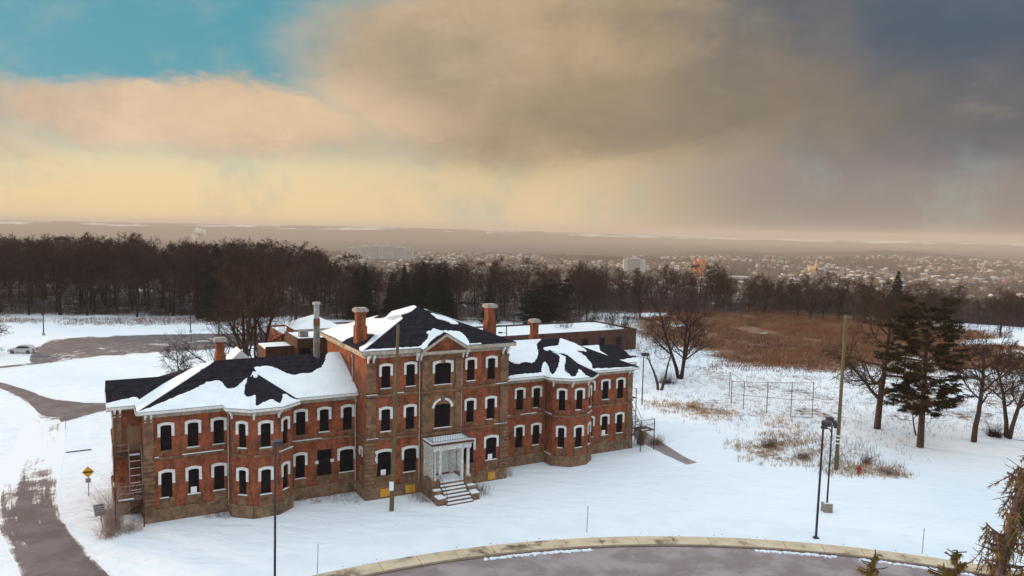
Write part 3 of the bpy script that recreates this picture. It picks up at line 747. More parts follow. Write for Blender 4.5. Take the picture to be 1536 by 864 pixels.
# snow lying on string courses
sn_ = MB()
for (o, d, a, b_, z) in (((-LW, 0), (1, 0), .0, 1.1, ZS), ((-LW, 0), (1, 0), 2.9, 6.2, ZS), ((-b1, 0), (1, 0), .2, 3.0, ZS), ((-b1 - bc, br + bcc), (bc / seg, -bcc / seg), .1, 1.9, ZS), ((b1, 0), (0, 1), .1, 1.4, ZS), ((Aw, 0), (1, 0), 0., 1.9, ZS), ((Aw, 0), (1, 0), 3.2, 5.2, ZS),
                         ((-Aw, PJ), (1, 0), 0., 1.1, CB[1]), ((-Aw, PJ), (1, 0), 0., 1.0, CB[2]), ((-Aw, PJ), (1, 0), 2.6, 3.6, CB[2]), ((FP, PJ), (1, 0), 3.9, 5.2, CB[2]), ((FP, PJ), (1, 0), 3.9, 5.3, CB[1]), ((b1, 0), (0, 1), .1, 1.4, ZP - .02), ((b2 - bc - .1, br + bcc), (bc / seg, -bcc / seg), .2, 1.8, ZS)):
    n = (-d[1], d[0]); sn_ = MB(); sn_.obox(o, d, n, a, b_, .0, .15, z + .102, z + .15); sn_.build('ledge_snow', ROOFSNOW, B)
# basement boards
for c, w in ((-5.5, .95), (-3.05, .95), (5.55, .8)): m = MB(); m.box(c - w / 2, c + w / 2, PJ, PJ + .215, .16, .93); m.build('basement_board', YPLY, B)
# paper notices in four windows
NOT = material('paper_notice', (.85, .86, .86), (.75, .76, .78), 8., .6)
for (u, v, z) in ((-21.55, -.09, 2.06), (-5.62, PJ - .09, 2.14), (5.5, PJ - .09, 2.16), (21.5, -.09, 2.02)):
    m = MB(); m.box(u - .24, u + .24, v, v + .02, z, z + .52); m.build('notice', NOT, B)
# downpipes
for (u, v, z0, z1) in ((-b2 - .1, .14, .6, 9.), (-Aw - .14, .16, .3, 9.), (-FP - .18, PJ + .1, .9, 13.1), (FP + .2, PJ + .1, 2., 13.1), (b1 - .14, .12, .6, 9.), (-Aw - .1, -.9, 9.8, 13.)):
    m = MB(); m.tube((u, v, z0), (u, v, z1), .06, .06, 7)
    m.box(u - .12, u + .12, v - .1, v + .12, z1 - .3, z1)
    if z1 < 10: m.path([(u, v, z1), (u - .05, v + .3, z1 + .18)], .06)
    m.build('downpipe', PIPEW if u != b1 - .14 else STONE, B, smooth=False)

# ---- roofs
ZW = 9.57; SL = .475
def wz(v): return ZW + SL * (.6 - v)
R = dict(EL=(-25.9, .6, ZW), ER=(25.9, .6, ZW), RL=(-18.8, -5.5, wz(-5.5)), RR=(18.8, -5.5, wz(-5.5)))
def roof_solid(name, polys, th, mat):
    m = MB()
    for poly in polys: 
        k = len(poly); m.add(list(poly) + [(x, y, z - th) for x, y, z in poly], [list(range(k)), list(range(k, 2 * k))[::-1]] + [(i, (i + 1) % k, k + (i + 1) % k, k + i) for i in range(k)])
    return m.build(name, mat, B)
FACETS = {}
for s, tg in ((-1, 'L'), (1, 'R')):
    EO = (s * 25.9, .6, ZW); RO = (s * 18.8, -5.5, wz(-5.5)); RI = (s * Aw, -5.5, wz(-5.5)); EI = (s * Aw, .6, ZW); EB = (s * 25.9, -11.6, ZW); EIB = (s * Aw, -11.6, ZW)
    FACETS[tg + 'front'] = [EO, EI, RI, RO]; FACETS[tg + 'hip'] = [EB, EO, RO]; FACETS[tg + 'back'] = [EIB, EB, RO, RI]
    # short cross range sticking out beyond the end
    X0, X1 = s * 27.95, s * 19.
    FACETS[tg + 'xf'] = [(X0, -2.55, 9.50), (X1, -2.55, 9.50), (X1, -6.4, 11.13), (X0, -6.4, 11.13)]
    FACETS[tg + 'xb'] = [(X0, -6.4, 11.13), (X1, -6.4, 11.13), (X1, -11.5, 9.0), (X0, -11.5, 9.0)]
    # bay roof
    x = s * 16.1; AP = (x, -3.6, 11.62)
    bp = [(x - 3.12, .6), (x - 3.12, 1.85), (x - 1.32, 3.38), (x + 1.32, 3.38), (x + 3.12, 1.85), (x + 3.12, .6)]
    FACETS[tg + 'bay'] = [[(a[0], a[1], ZW + .01), (b_[0], b_[1], ZW + .01), AP] for a, b_ in zip(bp[:-1], bp[1:])]
    m = MB(); m.add([(p[0], p[1], ZW + .01) for p in bp] + [AP] + [(p[0], p[1], ZW - .14) for p in bp], [(i, i + 1, 6) for i in range(5)] + [(i, i + 1, 8 + i, 7 + i) for i in range(5)] + [(7, 8, 9, 10, 11, 12)])
    m.build('roof', SHINGLE, B)
    roof_solid('roof', [FACETS[tg + k] for k in ('front', 'hip', 'back')], .12, SHINGLE)
    roof_solid('roof', [FACETS[tg + k] for k in ('xf', 'xb')], .12, SHINGLE)
    # fascia and soffit
    f = MB(); 
    def fas(p, q, z, h=.24, t=.05):
        dx, dy = q[0] - p[0], q[1] - p[1]; l = math.hypot(dx, dy); d = (dx / l, dy / l); f.obox(p, d, (-d[1], d[0]), -.02, l + .02, -t, .02, z - h, z - .02)
    if s < 0: fas((-25.9, .6), (-19.22, .6), ZW); fas((-12.98, .6), (-Aw, .6), ZW); fas((-25.9, -2.6), (-25.9, .6), ZW); fas((-27.95, -2.55), (-25.9, -2.55), 9.5); fas((-27.95, -11.5), (-27.95, -2.55), 9.3)
    else: fas((Aw, .6), (12.98, .6), ZW); fas((19.22, .6), (25.9, .6), ZW); fas((25.9, .6), (25.9, -2.5), ZW); fas((25.9, -2.55), (27.95, -2.55), 9.5); fas((27.95, -2.55), (27.95, -11.5), 9.3)
    for p, q in zip(bp[:-1], bp[1:]): fas(p, q, ZW)
    f.build('fascia', HOOD, B)
    f = MB(); f.box(*sorted((s * 25.85, s * (Aw + .01))), -.02, .55, ZW - .30, ZW - .27); f.prism([(a, b_ - .03) for a, b_ in bp], ZW - .302, ZW - .272); f.box(*sorted((s * 27.9, s * 25.3)), -11, -2.6, 9.16, 9.19)
    f.build('soffit', TRIM, B)
    m = MB(); m.add([(s * RU, -3, ZE - .4), (s * RU, -11, ZE - .6), (s * RU, -6.4, 10.95)], [(0, 1, 2)]); m.build('gable', BRICK, B)
ZC = 13.9; AF, AB_ = (0, -3.1, 17.02), (0, -4.1, 17.02)
ce = [(-7.9, 3.5), (7.9, 3.5), (7.9, -10.6), (-7.9, -10.6)]; cp = [(a, b_, ZC) for a, b_ in ce]
FACETS['Cfront'] = [cp[0], cp[1], AF]; FACETS['Cleft'] = [cp[3], cp[0], AF, AB_]; FACETS['Cright'] = [cp[1], cp[2], AB_, AF]; FACETS['Cback'] = [cp[2], cp[3], AB_]
roof_solid('roof', [FACETS[k] for k in ('Cfront', 'Cleft', 'Cright', 'Cback')], .12, SHINGLE)
m = MB()
m.box(-7.9, 7.9, 3.3, 3.52, 13.52, 13.86); m.box(-7.92, -7.7, -10.6, 3.3, 13.52, 13.86); m.box(7.7, 7.92, -10.6, 3.3, 13.52, 13.86)
m.box(-7.69, 7.69, PJ, 3.29, 13.53, 13.56); m.box(-7.69, -Aw, -10.5, PJ - .01, 13.53, 13.56); m.box(Aw, 7.69, -10.5, PJ - .01, 13.53, 13.56)
m.build('fascia', TRIM, B)
# pediment
GZ, GA, GX = 13.75, 15.2, .12; gl, gr = GX - 2.35, GX + 2.35
roof_back = lambda z: 3.5 - (z - ZC) / ((17.02 - ZC) / 6.6)
GV = 4.0
FACETS['GL'] = [(gl, GV, GZ + .06), (GX, GV, GA + .06), (GX, roof_back(GA), GA + .06), (gl, 3.3, GZ + .06)]
FACETS['GR'] = [(gr, GV, GZ + .06), (gr, 3.3, GZ + .06), (GX, roof_back(GA), GA + .06), (GX, GV, GA + .06)]
roof_solid('roof', [FACETS['GL'], FACETS['GR']], .10, SHINGLE)
m = MB()
for x0, x1, z0, z1 in ((gl, GX, GZ, GA), (GX, gr, GA, GZ)):
    m.add([(x0, GV - .18, z0 - .28), (x1, GV - .18, z1 - .28), (x1, GV - .18, z1), (x0, GV - .18, z0), (x0, GV + .03, z0 - .28), (x1, GV + .03, z1 - .28), (x1, GV + .03, z1), (x0, GV + .03, z0)],
          [(0, 1, 2, 3), (4, 7, 6, 5), (0, 4, 5, 1), (3, 2, 6, 7), (0, 3, 7, 4), (1, 5, 6, 2)])
m.box(gl + .05, gr - .05, 3.53, GV + .0, GZ - .42, GZ - .2); m.box(gl + .2, gr - .2, FV + .1, 3.53, GZ - .55, GZ - .3)
for s in np.linspace(gl + .3, gr - .3, 12): m.box(s - .07, s + .07, 3.7, 3.85, GZ - .52, GZ - .42)
m.build('pediment', TRIM, B)
m = MB(); m.add([(gl + .35, 3.72, GZ - .2), (gr - .35, 3.72, GZ - .2), (GX, 3.72, GA - .25)], [(0, 1, 2)]); m.build('tympanum', BRICK, B)

# ---- snow lying on the roofs: traced on the roof planes, 6 cm thick
def w2(P): return L2W(*P)
def roof_snow(facets, pxs, th=.07, jag=1.):
    for fc in facets:
        W3_ = [w2(p) for p in fc]; n = (W3_[1] - W3_[0]).cross(W3_[2] - W3_[0]).normalized()
        if n.z < 0: n = -n
        ax = (W3_[1] - W3_[0]).normalized(); ay = n.cross(ax); o = W3_[0]
        cl = [((p - o).dot(ax), (p - o).dot(ay)) for p in W3_]
        ar = sum(cl[i][0] * cl[(i + 1) % len(cl)][1] - cl[(i + 1) % len(cl)][0] * cl[i][1] for i in range(len(cl)))
        if ar < 0: cl = cl[::-1]
        pts = [on_plane(x, y, o, n) for x, y in pxs]; sub = [((p - o).dot(ax), (p - o).dot(ay)) for p in pts]
        # soften and roughen the outline
        S2 = []; k = len(sub)
        for i in range(k):
            a, b_, c, d = (np.array(sub[(i + j) % k]) for j in (-1, 0, 1, 2)); l = np.hypot(*(c - b_)); nn = max(1, min(60, int(l / .12)))
            for t in np.linspace(0, 1, nn, endpoint=False):
                q = .5 * (2 * b_ + (c - a) * t + (2 * a - 5 * b_ + 4 * c - d) * t * t + (3 * b_ - a - 3 * c + d) * t ** 3) if l < 3.2 else b_ + (c - b_) * t
                jj = mnoise.noise_vector(Vector((q[0] * 2.1, q[1] * 2.1, 3.3))) * .10 * jag + mnoise.noise_vector(Vector((q[0] * 5, q[1] * 5, 1.3))) * .10 * jag + mnoise.noise_vector(Vector((q[0] * 14, q[1] * 14, 4.3))) * .05 * jag
                S2.append((q[0] + jj[0], q[1] + jj[1]))
        sub = S2
        for i in range(len(cl)):
            A_, B_ = cl[i], cl[(i + 1) % len(cl)]; out = []
            side = lambda p: (B_[0] - A_[0]) * (p[1] - A_[1]) - (B_[1] - A_[1]) * (p[0] - A_[0])
            for j in range(len(sub)):
                p, q = sub[j - 1], sub[j]; sp_, sq = side(p), side(q)
                if (sp_ >= 0) != (sq >= 0): t = sp_ / (sp_ - sq); out.append((p[0] + (q[0] - p[0]) * t, p[1] + (q[1] - p[1]) * t))
                if sq >= 0: out.append(q)
            sub = out
            if len(sub) < 3: break
        if len(sub) < 3: continue
        k = len(sub); lo_, hi_ = [], []
        for p in sub:
            q = o + ax * p[0] + ay * p[1]; lo_.append(W2L(q + n * .004)); hi_.append(W2L(q + n * th))
        bm = bmesh.new(); f = lambda P: bm.verts.new((P[0], -P[1], P[2]))
        V0 = [f(p) for p in lo_]; V1 = [f(p) for p in hi_]
        try: top = bm.faces.new(V1)
        except Exception: bm.free(); continue
        for i in range(k): 
            try: bm.faces.new((V0[i], V0[(i + 1) % k], V1[(i + 1) % k], V1[i]))
            except Exception: pass
        bmesh.ops.triangulate(bm, faces=[top]); bmesh.ops.recalc_face_normals(bm, faces=bm.faces)
        me = bpy.data.meshes.new('roof_snow'); bm.to_mesh(me); bm.free(); me.materials.append(ROOFSNOW)
        o2 = mesh_obj('roof_snow', me, B)
FT = FACETS
roof_snow([FT['Lfront']], [(213, 620), (226, 612), (240, 606), (265, 595), (290, 585), (301, 578.5), (310.4, 574), (321.5, 572), (331.7, 573), (339, 582), (347.4, 583), (358.5, 578.5), (370.6, 569), (383, 558), (392, 575), (380, 600), (345, 612), (338, 610)])
roof_snow([FT['Lfront']], [(381.7, 555), (390, 551), (401, 550), (416, 553.5), (425, 558.5), (438, 563), (451, 561), (462, 560.5), (472, 556.5), (482, 551), (487.5, 542), (490, 532), (503, 525), (520, 524), (545, 560), (545, 595), (538, 597), (440, 606), (400, 590)])
roof_snow([FT['Lhip']], [(207, 624), (203, 610), (206, 598), (230, 585), (263, 567), (290, 552), (310, 543), (322, 541), (310, 551), (298, 556), (305, 556), (290, 567), (250, 590), (218, 614)])
roof_snow([FT['Lxf']], [(158, 612), (158, 606), (172.7, 602.5), (190.5, 599), (206, 597), (215, 620)])
roof_snow(FT['Lbay'], [(340, 590), (358, 578), (371, 568), (366, 585), (371, 596), (382.6, 594), (384.4, 609), (393.7, 605), (408.5, 600), (419.6, 606), (426, 592), (440, 599), (460, 604), (440, 620), (382, 630), (330, 620)])
roof_snow(FT['Lbay'], [(376, 566), (380, 558), (385, 560), (386, 566), (381, 567), (379, 562)], jag=.4)
roof_snow([FT['Rfront']], [(766, 508), (780.5, 506), (811.3, 507), (804.8, 516.7), (806.8, 529), (804, 539.4), (798.3, 544.3), (787, 543.5), (777.3, 546), (769, 544.3), (761.9, 540), (750, 530)])
roof_snow([FT['Rfront']], [(815, 524), (826, 520), (837.2, 517.9), (839.7, 509), (850, 509), (879, 525.7), (872, 526.8), (864, 526.4), (872, 531), (880, 537.5), (887.5, 548.6), (886, 562), (866, 545), (850, 532.6), (835.6, 529.7)])
roof_snow([FT['Rfront']], [(755, 572), (762, 566), (779, 562), (811, 559.7), (811.3, 555.6), (813.7, 549), (818, 543.5), (825, 560), (820, 574), (800, 580)])
roof_snow(FT['Rbay'], [(815, 545), (820, 546), (822.7, 550.8), (828.3, 562), (837.2, 550.8), (838.9, 533.8), (829, 528.8), (848.6, 534.4), (846.2, 554.8), (853.5, 561.3), (856.7, 565.4), (864, 563.7), (868.8, 554.8), (878, 563), (892, 572), (857, 590), (800, 580)])
roof_snow([FT['Rfront']], [(884.7, 554.5), (905, 553.2), (925, 552), (945.8, 550.8), (956, 553), (940, 563), (880, 570)])
roof_snow([FT['Rxf']], [(868, 516), (895.8, 517), (900, 526.4), (914.6, 536.4), (905, 538), (880, 526)])
roof_snow([FT['Rxf']], [(920, 540.5), (935, 540), (950, 538), (955, 550), (910, 550)])
roof_snow([FT['Cleft']], [(475, 490), (484, 499), (503, 508), (514, 513), (522, 508), (546, 501), (566, 504), (561, 512), (540, 522), (543, 532), (556, 524), (603.8, 478.6), (589, 481), (580, 478.6), (589, 474.3), (604.7, 472), (616.8, 467.4), (625, 461), (612, 455), (600, 459), (590.8, 465), (577, 477), (561, 477.4), (571.7, 468)])
roof_snow([FT['Cfront']], [(545, 532), (552, 525.5), (575, 523.5), (605, 522), (629, 520), (640, 510), (660, 500), (680, 535)])
roof_snow([FT['Cfront']], [(646, 470), (659, 473.4), (674.7, 478.6), (687, 486), (678, 486), (669.5, 482), (655, 477.5)])
roof_snow([FT['Cright']], [(632.4, 464.8), (638, 464), (650, 470), (665, 474), (690, 484), (720, 495), (690, 480)], jag=.3)
roof_snow([FT['Cfront']], [(640, 500), (669, 497), (690, 499), (702.5, 510.8), (705, 516), (720, 515.5), (722, 520), (690, 526)])
roof_snow([FT['GL']], [(630, 530), (629, 520), (638.5, 512.5), (651.5, 492), (664.5, 499), (655, 505.5), (644.6, 514), (640, 522)])
roof_snow([FT['GR']], [(651, 490), (660, 493), (690, 499), (704, 512), (710, 522), (698, 517), (684, 508), (671, 501)])

# ---- chimneys
def chimney(u, v, w, zb, zt, mat=BRICK):
    m = MB(); h = w / 2
    m.box(u - h - .1, u + h + .1, v - h - .1, v + h + .1, zb, zb + (zt - zb) * .52); m.box(u - h, u + h, v - h, v + h, zb + (zt - zb) * .52, zt - .5)
    m.box(u - h - .05, u + h + .05, v - h - .05, v + h + .05, zt - .9, zt - .8)
    m.box(u - h - .1, u + h + .1, v - h - .1, v + h + .1, zt - .52, zt - .36); ch = m.build('chimney', mat, B)
    m = MB(); m.box(u - h - .2, u + h + .2, v - h - .2, v + h + .2, zt - .36, zt - .12); m.box(u - h - .1, u + h + .1, v - h - .1, v + h + .1, zt - .12, zt); m.build('chimney_cap', CONC_CAP, ch)
CONC_CAP = material('cap_stone', (.40, .37, .33), (.26, .24, .22), 3., .9)
chimney(-6.85, -.3, .82, 13.9, 17.45); chimney(6.75, -.1, .82, 13.9, 17.4); chimney(-18.5, -5.9, .7, 11.3, 14.5); chimney(16.0, -6.6, .72, 11.0, 14.7)
m = MB(); m.tube((-9.7, -5.1, 12.1), (-9.7, -5.1, 15.9), .31, .31, 14); m.tube((-9.7, -5.1, 12.3), (-9.7, -5.1, 12.36), .34, .34, 14); m.tube((-9.7, -5.1, 14.2), (-9.7, -5.1, 14.26), .34, .34, 14)
fl = m.build('metal_flue', GALV, B, smooth=False)
m = MB(); m.tube((-9.7, -5.1, 15.9), (-9.7, -5.1, 17.45), .26, .26, 14); m.tube((-9.7, -5.1, 17.4), (-9.7, -5.1, 17.62), .40, .36, 14); m.build('flue_cap', material('flue_top', (.40, .40, .38), (.26, .26, .25), 3., .5), fl)
m = MB(); m.tube((-9.7, -5.1, 15.3), (-9.7, -5.1, 16.0), .318, .318, 14); m.build('rust_band', material('flue_rust', (.20, .075, .03), (.13, .06, .03), 4., .8), fl)
# small snowy gablet behind the left ridge
m = MB(); m.add([(-18.2, -7.3, 11.2), (-14.6, -7.3, 11.2), (-16.4, -7.3, 12.95), (-18.2, -10, 11.2), (-14.6, -10, 11.2), (-16.4, -10, 12.95)], [(0, 1, 2), (3, 5, 4), (0, 2, 5, 3), (1, 4, 5, 2), (0, 3, 4, 1)]); m.build('dormer', ROOFSNOW, B)

# ---- entrance porch
PV0, PV1, pz = FV, 5.35, 1.65
st = MB(); st.box(-1.95, -1.15, FV + .01, PV1 + .35, -.3, pz); st.box(1.35, 2.15, FV + .01, PV1 + .35, -.3, pz); st.box(-1.15, 1.35, FV + .01, PV1 + .3, -.3, pz - .12)
for x0, x1 in ((-1.95, -1.25), (1.45, 2.15)):
    st.box(x0 - .02, x1 + .02, PV1 + .35, 6.2, -.3, 1.05); st.box(x0 - .06, x1 + .06, 6.2, 7.15, -.3, .62)
    st.box(x0 - .05, x1 + .05, PV1 - .45, PV1 + .4, pz, pz + .16)
st.build('porch_base', PLINTH, B)
stp = MB(); n_ = 6
for k in range(n_): stp.box(-1.23, 1.43, PV1 + .3 + .3 * k, PV1 + .3 + .3 * (k + 1), -.3, (pz - .12) * (1 - (k + 1) / (n_ + .5)))
stairs = stp.build('entrance_steps', STONE, B)
m = MB()
for k in range(n_):
    z = (pz - .12) * (1 - (k + 1) / (n_ + .5)); a = rnd.uniform(.0, .12); m.box(-1.2 + a, 1.4 - rnd.uniform(0, .25), PV1 + .31 + .3 * k, PV1 + .58 + .3 * k, z + .002, z + .09)
m.box(-1.1, 1.3, FV + .3, PV1 + .22, pz - .118, pz - .07)
for x0, x1 in ((-1.95, -1.25), (1.45, 2.15)): m.box(x0, x1, PV1 + .42, 6.18, 1.052, 1.14); m.box(x0 - .03, x1 + .03, 6.22, 7.12, .622, .71)
m.build('step_snow', ROOFSNOW, stairs)
for x in (-1.62, -1.02, 1.22, 1.82):
    pc = MB()
    zb = pz + .16 if abs(x - .1) > 1.5 else pz - .12
    y_ = PV1 if abs(x - .1) > 1.5 else PV1 - .05
    pc.tube((x, y_, zb + .15), (x, y_, 4.45), .17, .15, 12); pc.box(x - .19, x + .19, y_ - .19, y_ + .19, zb, zb + .15); pc.box(x - .18, x + .18, y_ - .18, y_ + .18, 4.45, 4.6); pc.build('porch_column', PORCHW, B)
for x in (-1.62, 1.82): pc = MB(); pc.box(x - .17, x + .17, FV + .0, FV + .16, pz, 4.6); pc.build('porch_pilaster', PORCHW, B)
m = MB(); m.box(-1.66, -1.58, FV + .18, PV1 - .15, pz + .16, 4.58); m.build('porch_side_panel', material('flaking_panel', (.66, .63, .57), (.30, .25, .20), 6., .8, lo=.48, hi=.6), B)
m = MB(); m.box(-1.85, 2.05, FV, 5.62, 4.6, 5.0); m.box(-1.93, 2.13, FV, 5.70, 5.0, 5.12); m.build('porch_entablature', PORCHW, B)
m = MB(); m.box(-2.02, 2.22, FV, 5.80, 5.121, 5.24); m.build('porch_roof', material('porch_gutter', (.13, .045, .032), (.08, .035, .028), 4., .8), B)
m = MB(); m.box(-1.98, 2.10, FV + .15, 5.5, 5.242, 5.30); m.build('porch_roof_snow', ROOFSNOW, B)
rl = MB()
for z in (5.42, 6.0): rl.path([(-1.75, FV + .4, z), (-1.75, 5.35, z), (1.95, 5.35, z), (1.95, FV + .4, z)], .022, 5)
for x in np.linspace(-1.75, 1.95, 16): rl.tube((x, 5.35, 5.3), (x, 5.35, 6.0), .014, .014, 4)
for y_ in np.linspace(FV + .4, 5.2, 8):
    for x in (-1.75, 1.95): rl.tube((x, y_, 5.3), (x, y_, 6.0), .014, .014, 4)
rl.build('balcony_railing', DARKMETAL, B)
m = MB(); m.box(-.65, .85, FV - .12, FV - .02, 1.56, 4.3); dr = m.build('front_door', DOORW, B)
m = MB(); m.box(-.80, -.65, FV - .1, FV + .06, 1.56, 4.35); m.box(.85, 1.0, FV - .1, FV + .06, 1.56, 4.35); m.box(-.80, 1.0, FV - .1, FV + .06, 4.352, 4.5); m.build('door_frame', PORCHW, dr)
m = MB(); m.path([(-1.12, 5.62, 1.5), (-1.12, 5.62, 2.35), (-1.12, 7.3, 1.0), (-1.12, 7.3, 0)], .025, 5); m.path([(-1.45, PV1 - .3, 1.7), (-1.45, PV1 + .25, 1.8)], .02); m.build('handrail', DARKMETAL, B)
for xa, xb in ((-1.55, -.82), (1.02, 1.75)): m = MB(); m.box(xa, xb, FV + .005, FV + .06, pz - .11, 4.59); m.build('porch_wall_panel', PORCHW, B)
m = MB(); m.tube((-1.75, 5.55, pz - .1), (-1.75, 5.55, 4.7), .035, .035, 6); m.build('downpipe', DARKMETAL, B)
# ---- fire escapes at both ends
def fire_escape(s, vf):
    u0, u1 = (-27.5, -25.45) if s < 0 else (25.45, 27.4)
    u0, u1 = sorted((u0, u1)); um = -26.38 if s < 0 else 26.4
    fe = MB(); z1, z2 = 2.4, 5.42
    fe.box(u0, u1, vf - 1.6, vf, z1 - .1, z1); fe.box(u0, u1, RV + .02, -1.75, z2 - .1, z2)
    for u, v, z in ((u0, vf, 3.6), (u1, vf, 3.6), (u0, -1.75, 6.5), (u1, -1.75, 6.5), (u0, vf - 1.6, 3.6)): fe.tube((u, v, 0), (u, v, z), .055, .055, 6)
    f = fe.build('fire_escape', RUST, B)
    r = MB()
    for z in (z1 + .6, z1 + 1.2): r.path([(u0, vf - 1.6, z), (u0, vf, z), (u1, vf, z), (u1, vf - .6, z)], .034, 5)
    for z in (z2 + .5, z2 + 1.0): r.path([(u0, RV, z), (u0, -1.75, z), (um if s < 0 else u0, -1.75, z)], .034, 5); 
    r.path([(u1, RV + .3, z2 + 1), (u1, -1.75, z2 + 1)], .034, 5)
    for k in range(9): 
        x = u0 + (u1 - u0) * k / 8; r.tube((x, vf, z1), (x, vf, z1 + 1.2), .011, .011, 4)
    ua, ub = (um, u1) if s < 0 else (u0, 2 * 26.4 - u1 if False else um)
    for x in (ua, ub): r.path([(x, -1.75, z2 + 1.0), (x, vf - 1.05, z1 + 1.0)], .034, 5); r.path([(x, -1.75, z2), (x, vf - 1.05, z1)], .04, 5)
    for x in (ua, ub): r.path([(x, vf - 1.6, z1 + 1.0), (x, vf - 3.6, 1.0)], .034, 5); r.path([(x, vf - 1.6, z1), (x, vf - 3.6, 0)], .04, 5)
    r.build('escape_railing', RAILM, f)
    t = MB(); sn = MB()
    for k in range(11):
        q = (k + .5) / 11; v = -1.75 + (vf - 1.05 + 1.75) * q; z = z2 + (z1 - z2) * q; t.box(ua, ub, v - .11, v + .11, z - .03, z)
        if k % 2: sn.box(ua + .05, ub - .1, v + .02, v + .10, z + .002, z + .03)
    for k in range(9):
        q = (k + .5) / 9; v = vf - 1.6 - 2. * q; z = z1 - z1 * q; t.box(ua, ub, v - .11, v + .11, z - .03, z)
    t.build('escape_steps', RUST, f)
    sn.box(u0 + .2, u1 - .7, vf - .35, vf - .1, z1 + .002, z1 + .05); sn.box(ua, ub - .1, -2.0, -1.8, z2 + .002, z2 + .1)
    sn.build('escape_snow', ROOFSNOW, f)
fire_escape(-1, .62); fire_escape(1, 1.7)

WEATHER = brick_material('old_brick', (.095, .036, .024), (.065, .028, .021), (.13, .09, .07), (.035, .02, .018))
# ------------------------------------------------------------------ ranges behind the main block
def local_thing(name, label, cat, u, v, group=None):
    o = empty(name, L2W(u, v, 0), BRZ); tag(o, label, cat, group); return o
def sub(mb, u, v):   # shift collected geometry to the thing's own base
    mb.V = [(x - u, y + v, z) for x, y, z in mb.V]; return mb
A = local_thing('rear_annex', 'brick rear range with flat snowy roof behind the left wing and metal flue', 'building', -4, -22)
m = MB(); m.box(-9.6, 4, -19.5, -13.5, 0, 12.6); m.box(-9.6, -9.4, -19.5, -13.5, 12.61, 12.85); m.box(-9.39, 4, -13.7, -13.5, 12.61, 12.85)
sub(m, -4, -22).build('brick_wall', WEATHER, A)
m = MB(); m.box(-9.35, 4, -19.5, -13.75, 12.605, 12.75); sub(m, -4, -22).build('roof_snow', ROOFSNOW, A)
m = MB(); m.box(-9.3, -8.2, -13.49, -13.40, 10.6, 11.8); sub(m, -4, -22).build('window', BOARD, A)
m = MB(); m.box(-8.9, -8.0, -16, -15.1, 12.76, 13.4); sub(m, -4, -22).build('roof_vent', GALV, A)
m = MB(); m.box(-12.6, -9.62, -19.4, -15, 0, 11.6); m.box(-12.6, -9.62, -15.2, -15, 11.601, 11.9); lw_ = sub(m, -4, -22).build('lower_wing', WEATHER, A)
m = MB(); m.box(-12.55, -9.62, -19.4, -15.2, 11.605, 11.72); sub(m, -4, -22).build('wing_snow', ROOFSNOW, lw_)
A = local_thing('rear_pavilion', 'small brick pavilion with pyramidal snow-covered roof rising behind the flue', 'building', -5.3, -33)
m = MB(); m.box(-5.7, .1, -36.2, -30.4, 0, 11.6); sub(m, -5.3, -33).build('brick_wall', BRICK, A)
m = MB(); m.add([(-6.1, -36.6, 11.6), (.5, -36.6, 11.6), (.5, -29.9, 11.6), (-6.1, -29.9, 11.6), (-2.8, -33.3, 13.1)], [(0, 1, 4), (1, 2, 4), (2, 3, 4), (3, 0, 4), (0, 3, 2, 1)]); sub(m, -5.3, -33).build('roof', ROOFSNOW, A)
m = MB(); m.box(-6.12, .52, -29.9, -29.75, 11.35, 11.62); sub(m, -5.3, -33).build('fascia', TRIM, A)
A = local_thing('flat_roofed_block', 'low flat-roofed brick block with snow inside its parapet left of the chimney', 'building', 5, -42)
m = MB(); m.box(-6, 12, -48, -38, 0, 9.6)
for a in ((-6, 12, -38.25, -38), (-6, 12, -48, -47.75), (-6, -5.75, -47.74, -38.26), (11.75, 12, -47.74, -38.26)): m.box(*a, 9.602, 10.0)
sub(m, 5, -42).build('brick_wall', BRICK, A)
m = MB(); m.box(-5.7, 11.7, -47.7, -38.3, 9.603, 9.75); sub(m, 5, -42).build('roof_snow', ROOFSNOW, A)
A = local_thing('long_low_building', 'long low brick building with flat snowy roof behind the right wing', 'building', 40, -66)
m = MB(); m.box(8, 72.6, -73.4, -58.5, 0, 4.0); m.box(8, 72.6, -58.7, -58.4, 4.001, 4.5); m.box(72.3, 72.6, -73.4, -58.71, 4.001, 4.5); m.box(8, 72.29, -73.4, -73.1, 4.001, 4.5)
sub(m, 40, -66).build('brick_wall', WEATHER, A)
m = MB(); m.box(8, 72.28, -73.08, -58.72, 4.002, 4.2); sub(m, 40, -66).build('roof_snow', ROOFSNOW, A)
for u in np.arange(12, 71, 4.3): m = MB(); m.box(u - .6, u + .6, -58.39, -58.34, 1.2, 2.9); sub(m, 40, -66).build('window', BOARD, A)
m = MB(); m.box(71.9, 72.75, -73.5, -58.3, 4.501, 4.62); sub(m, 40, -66).build('coping', TRIM, A)

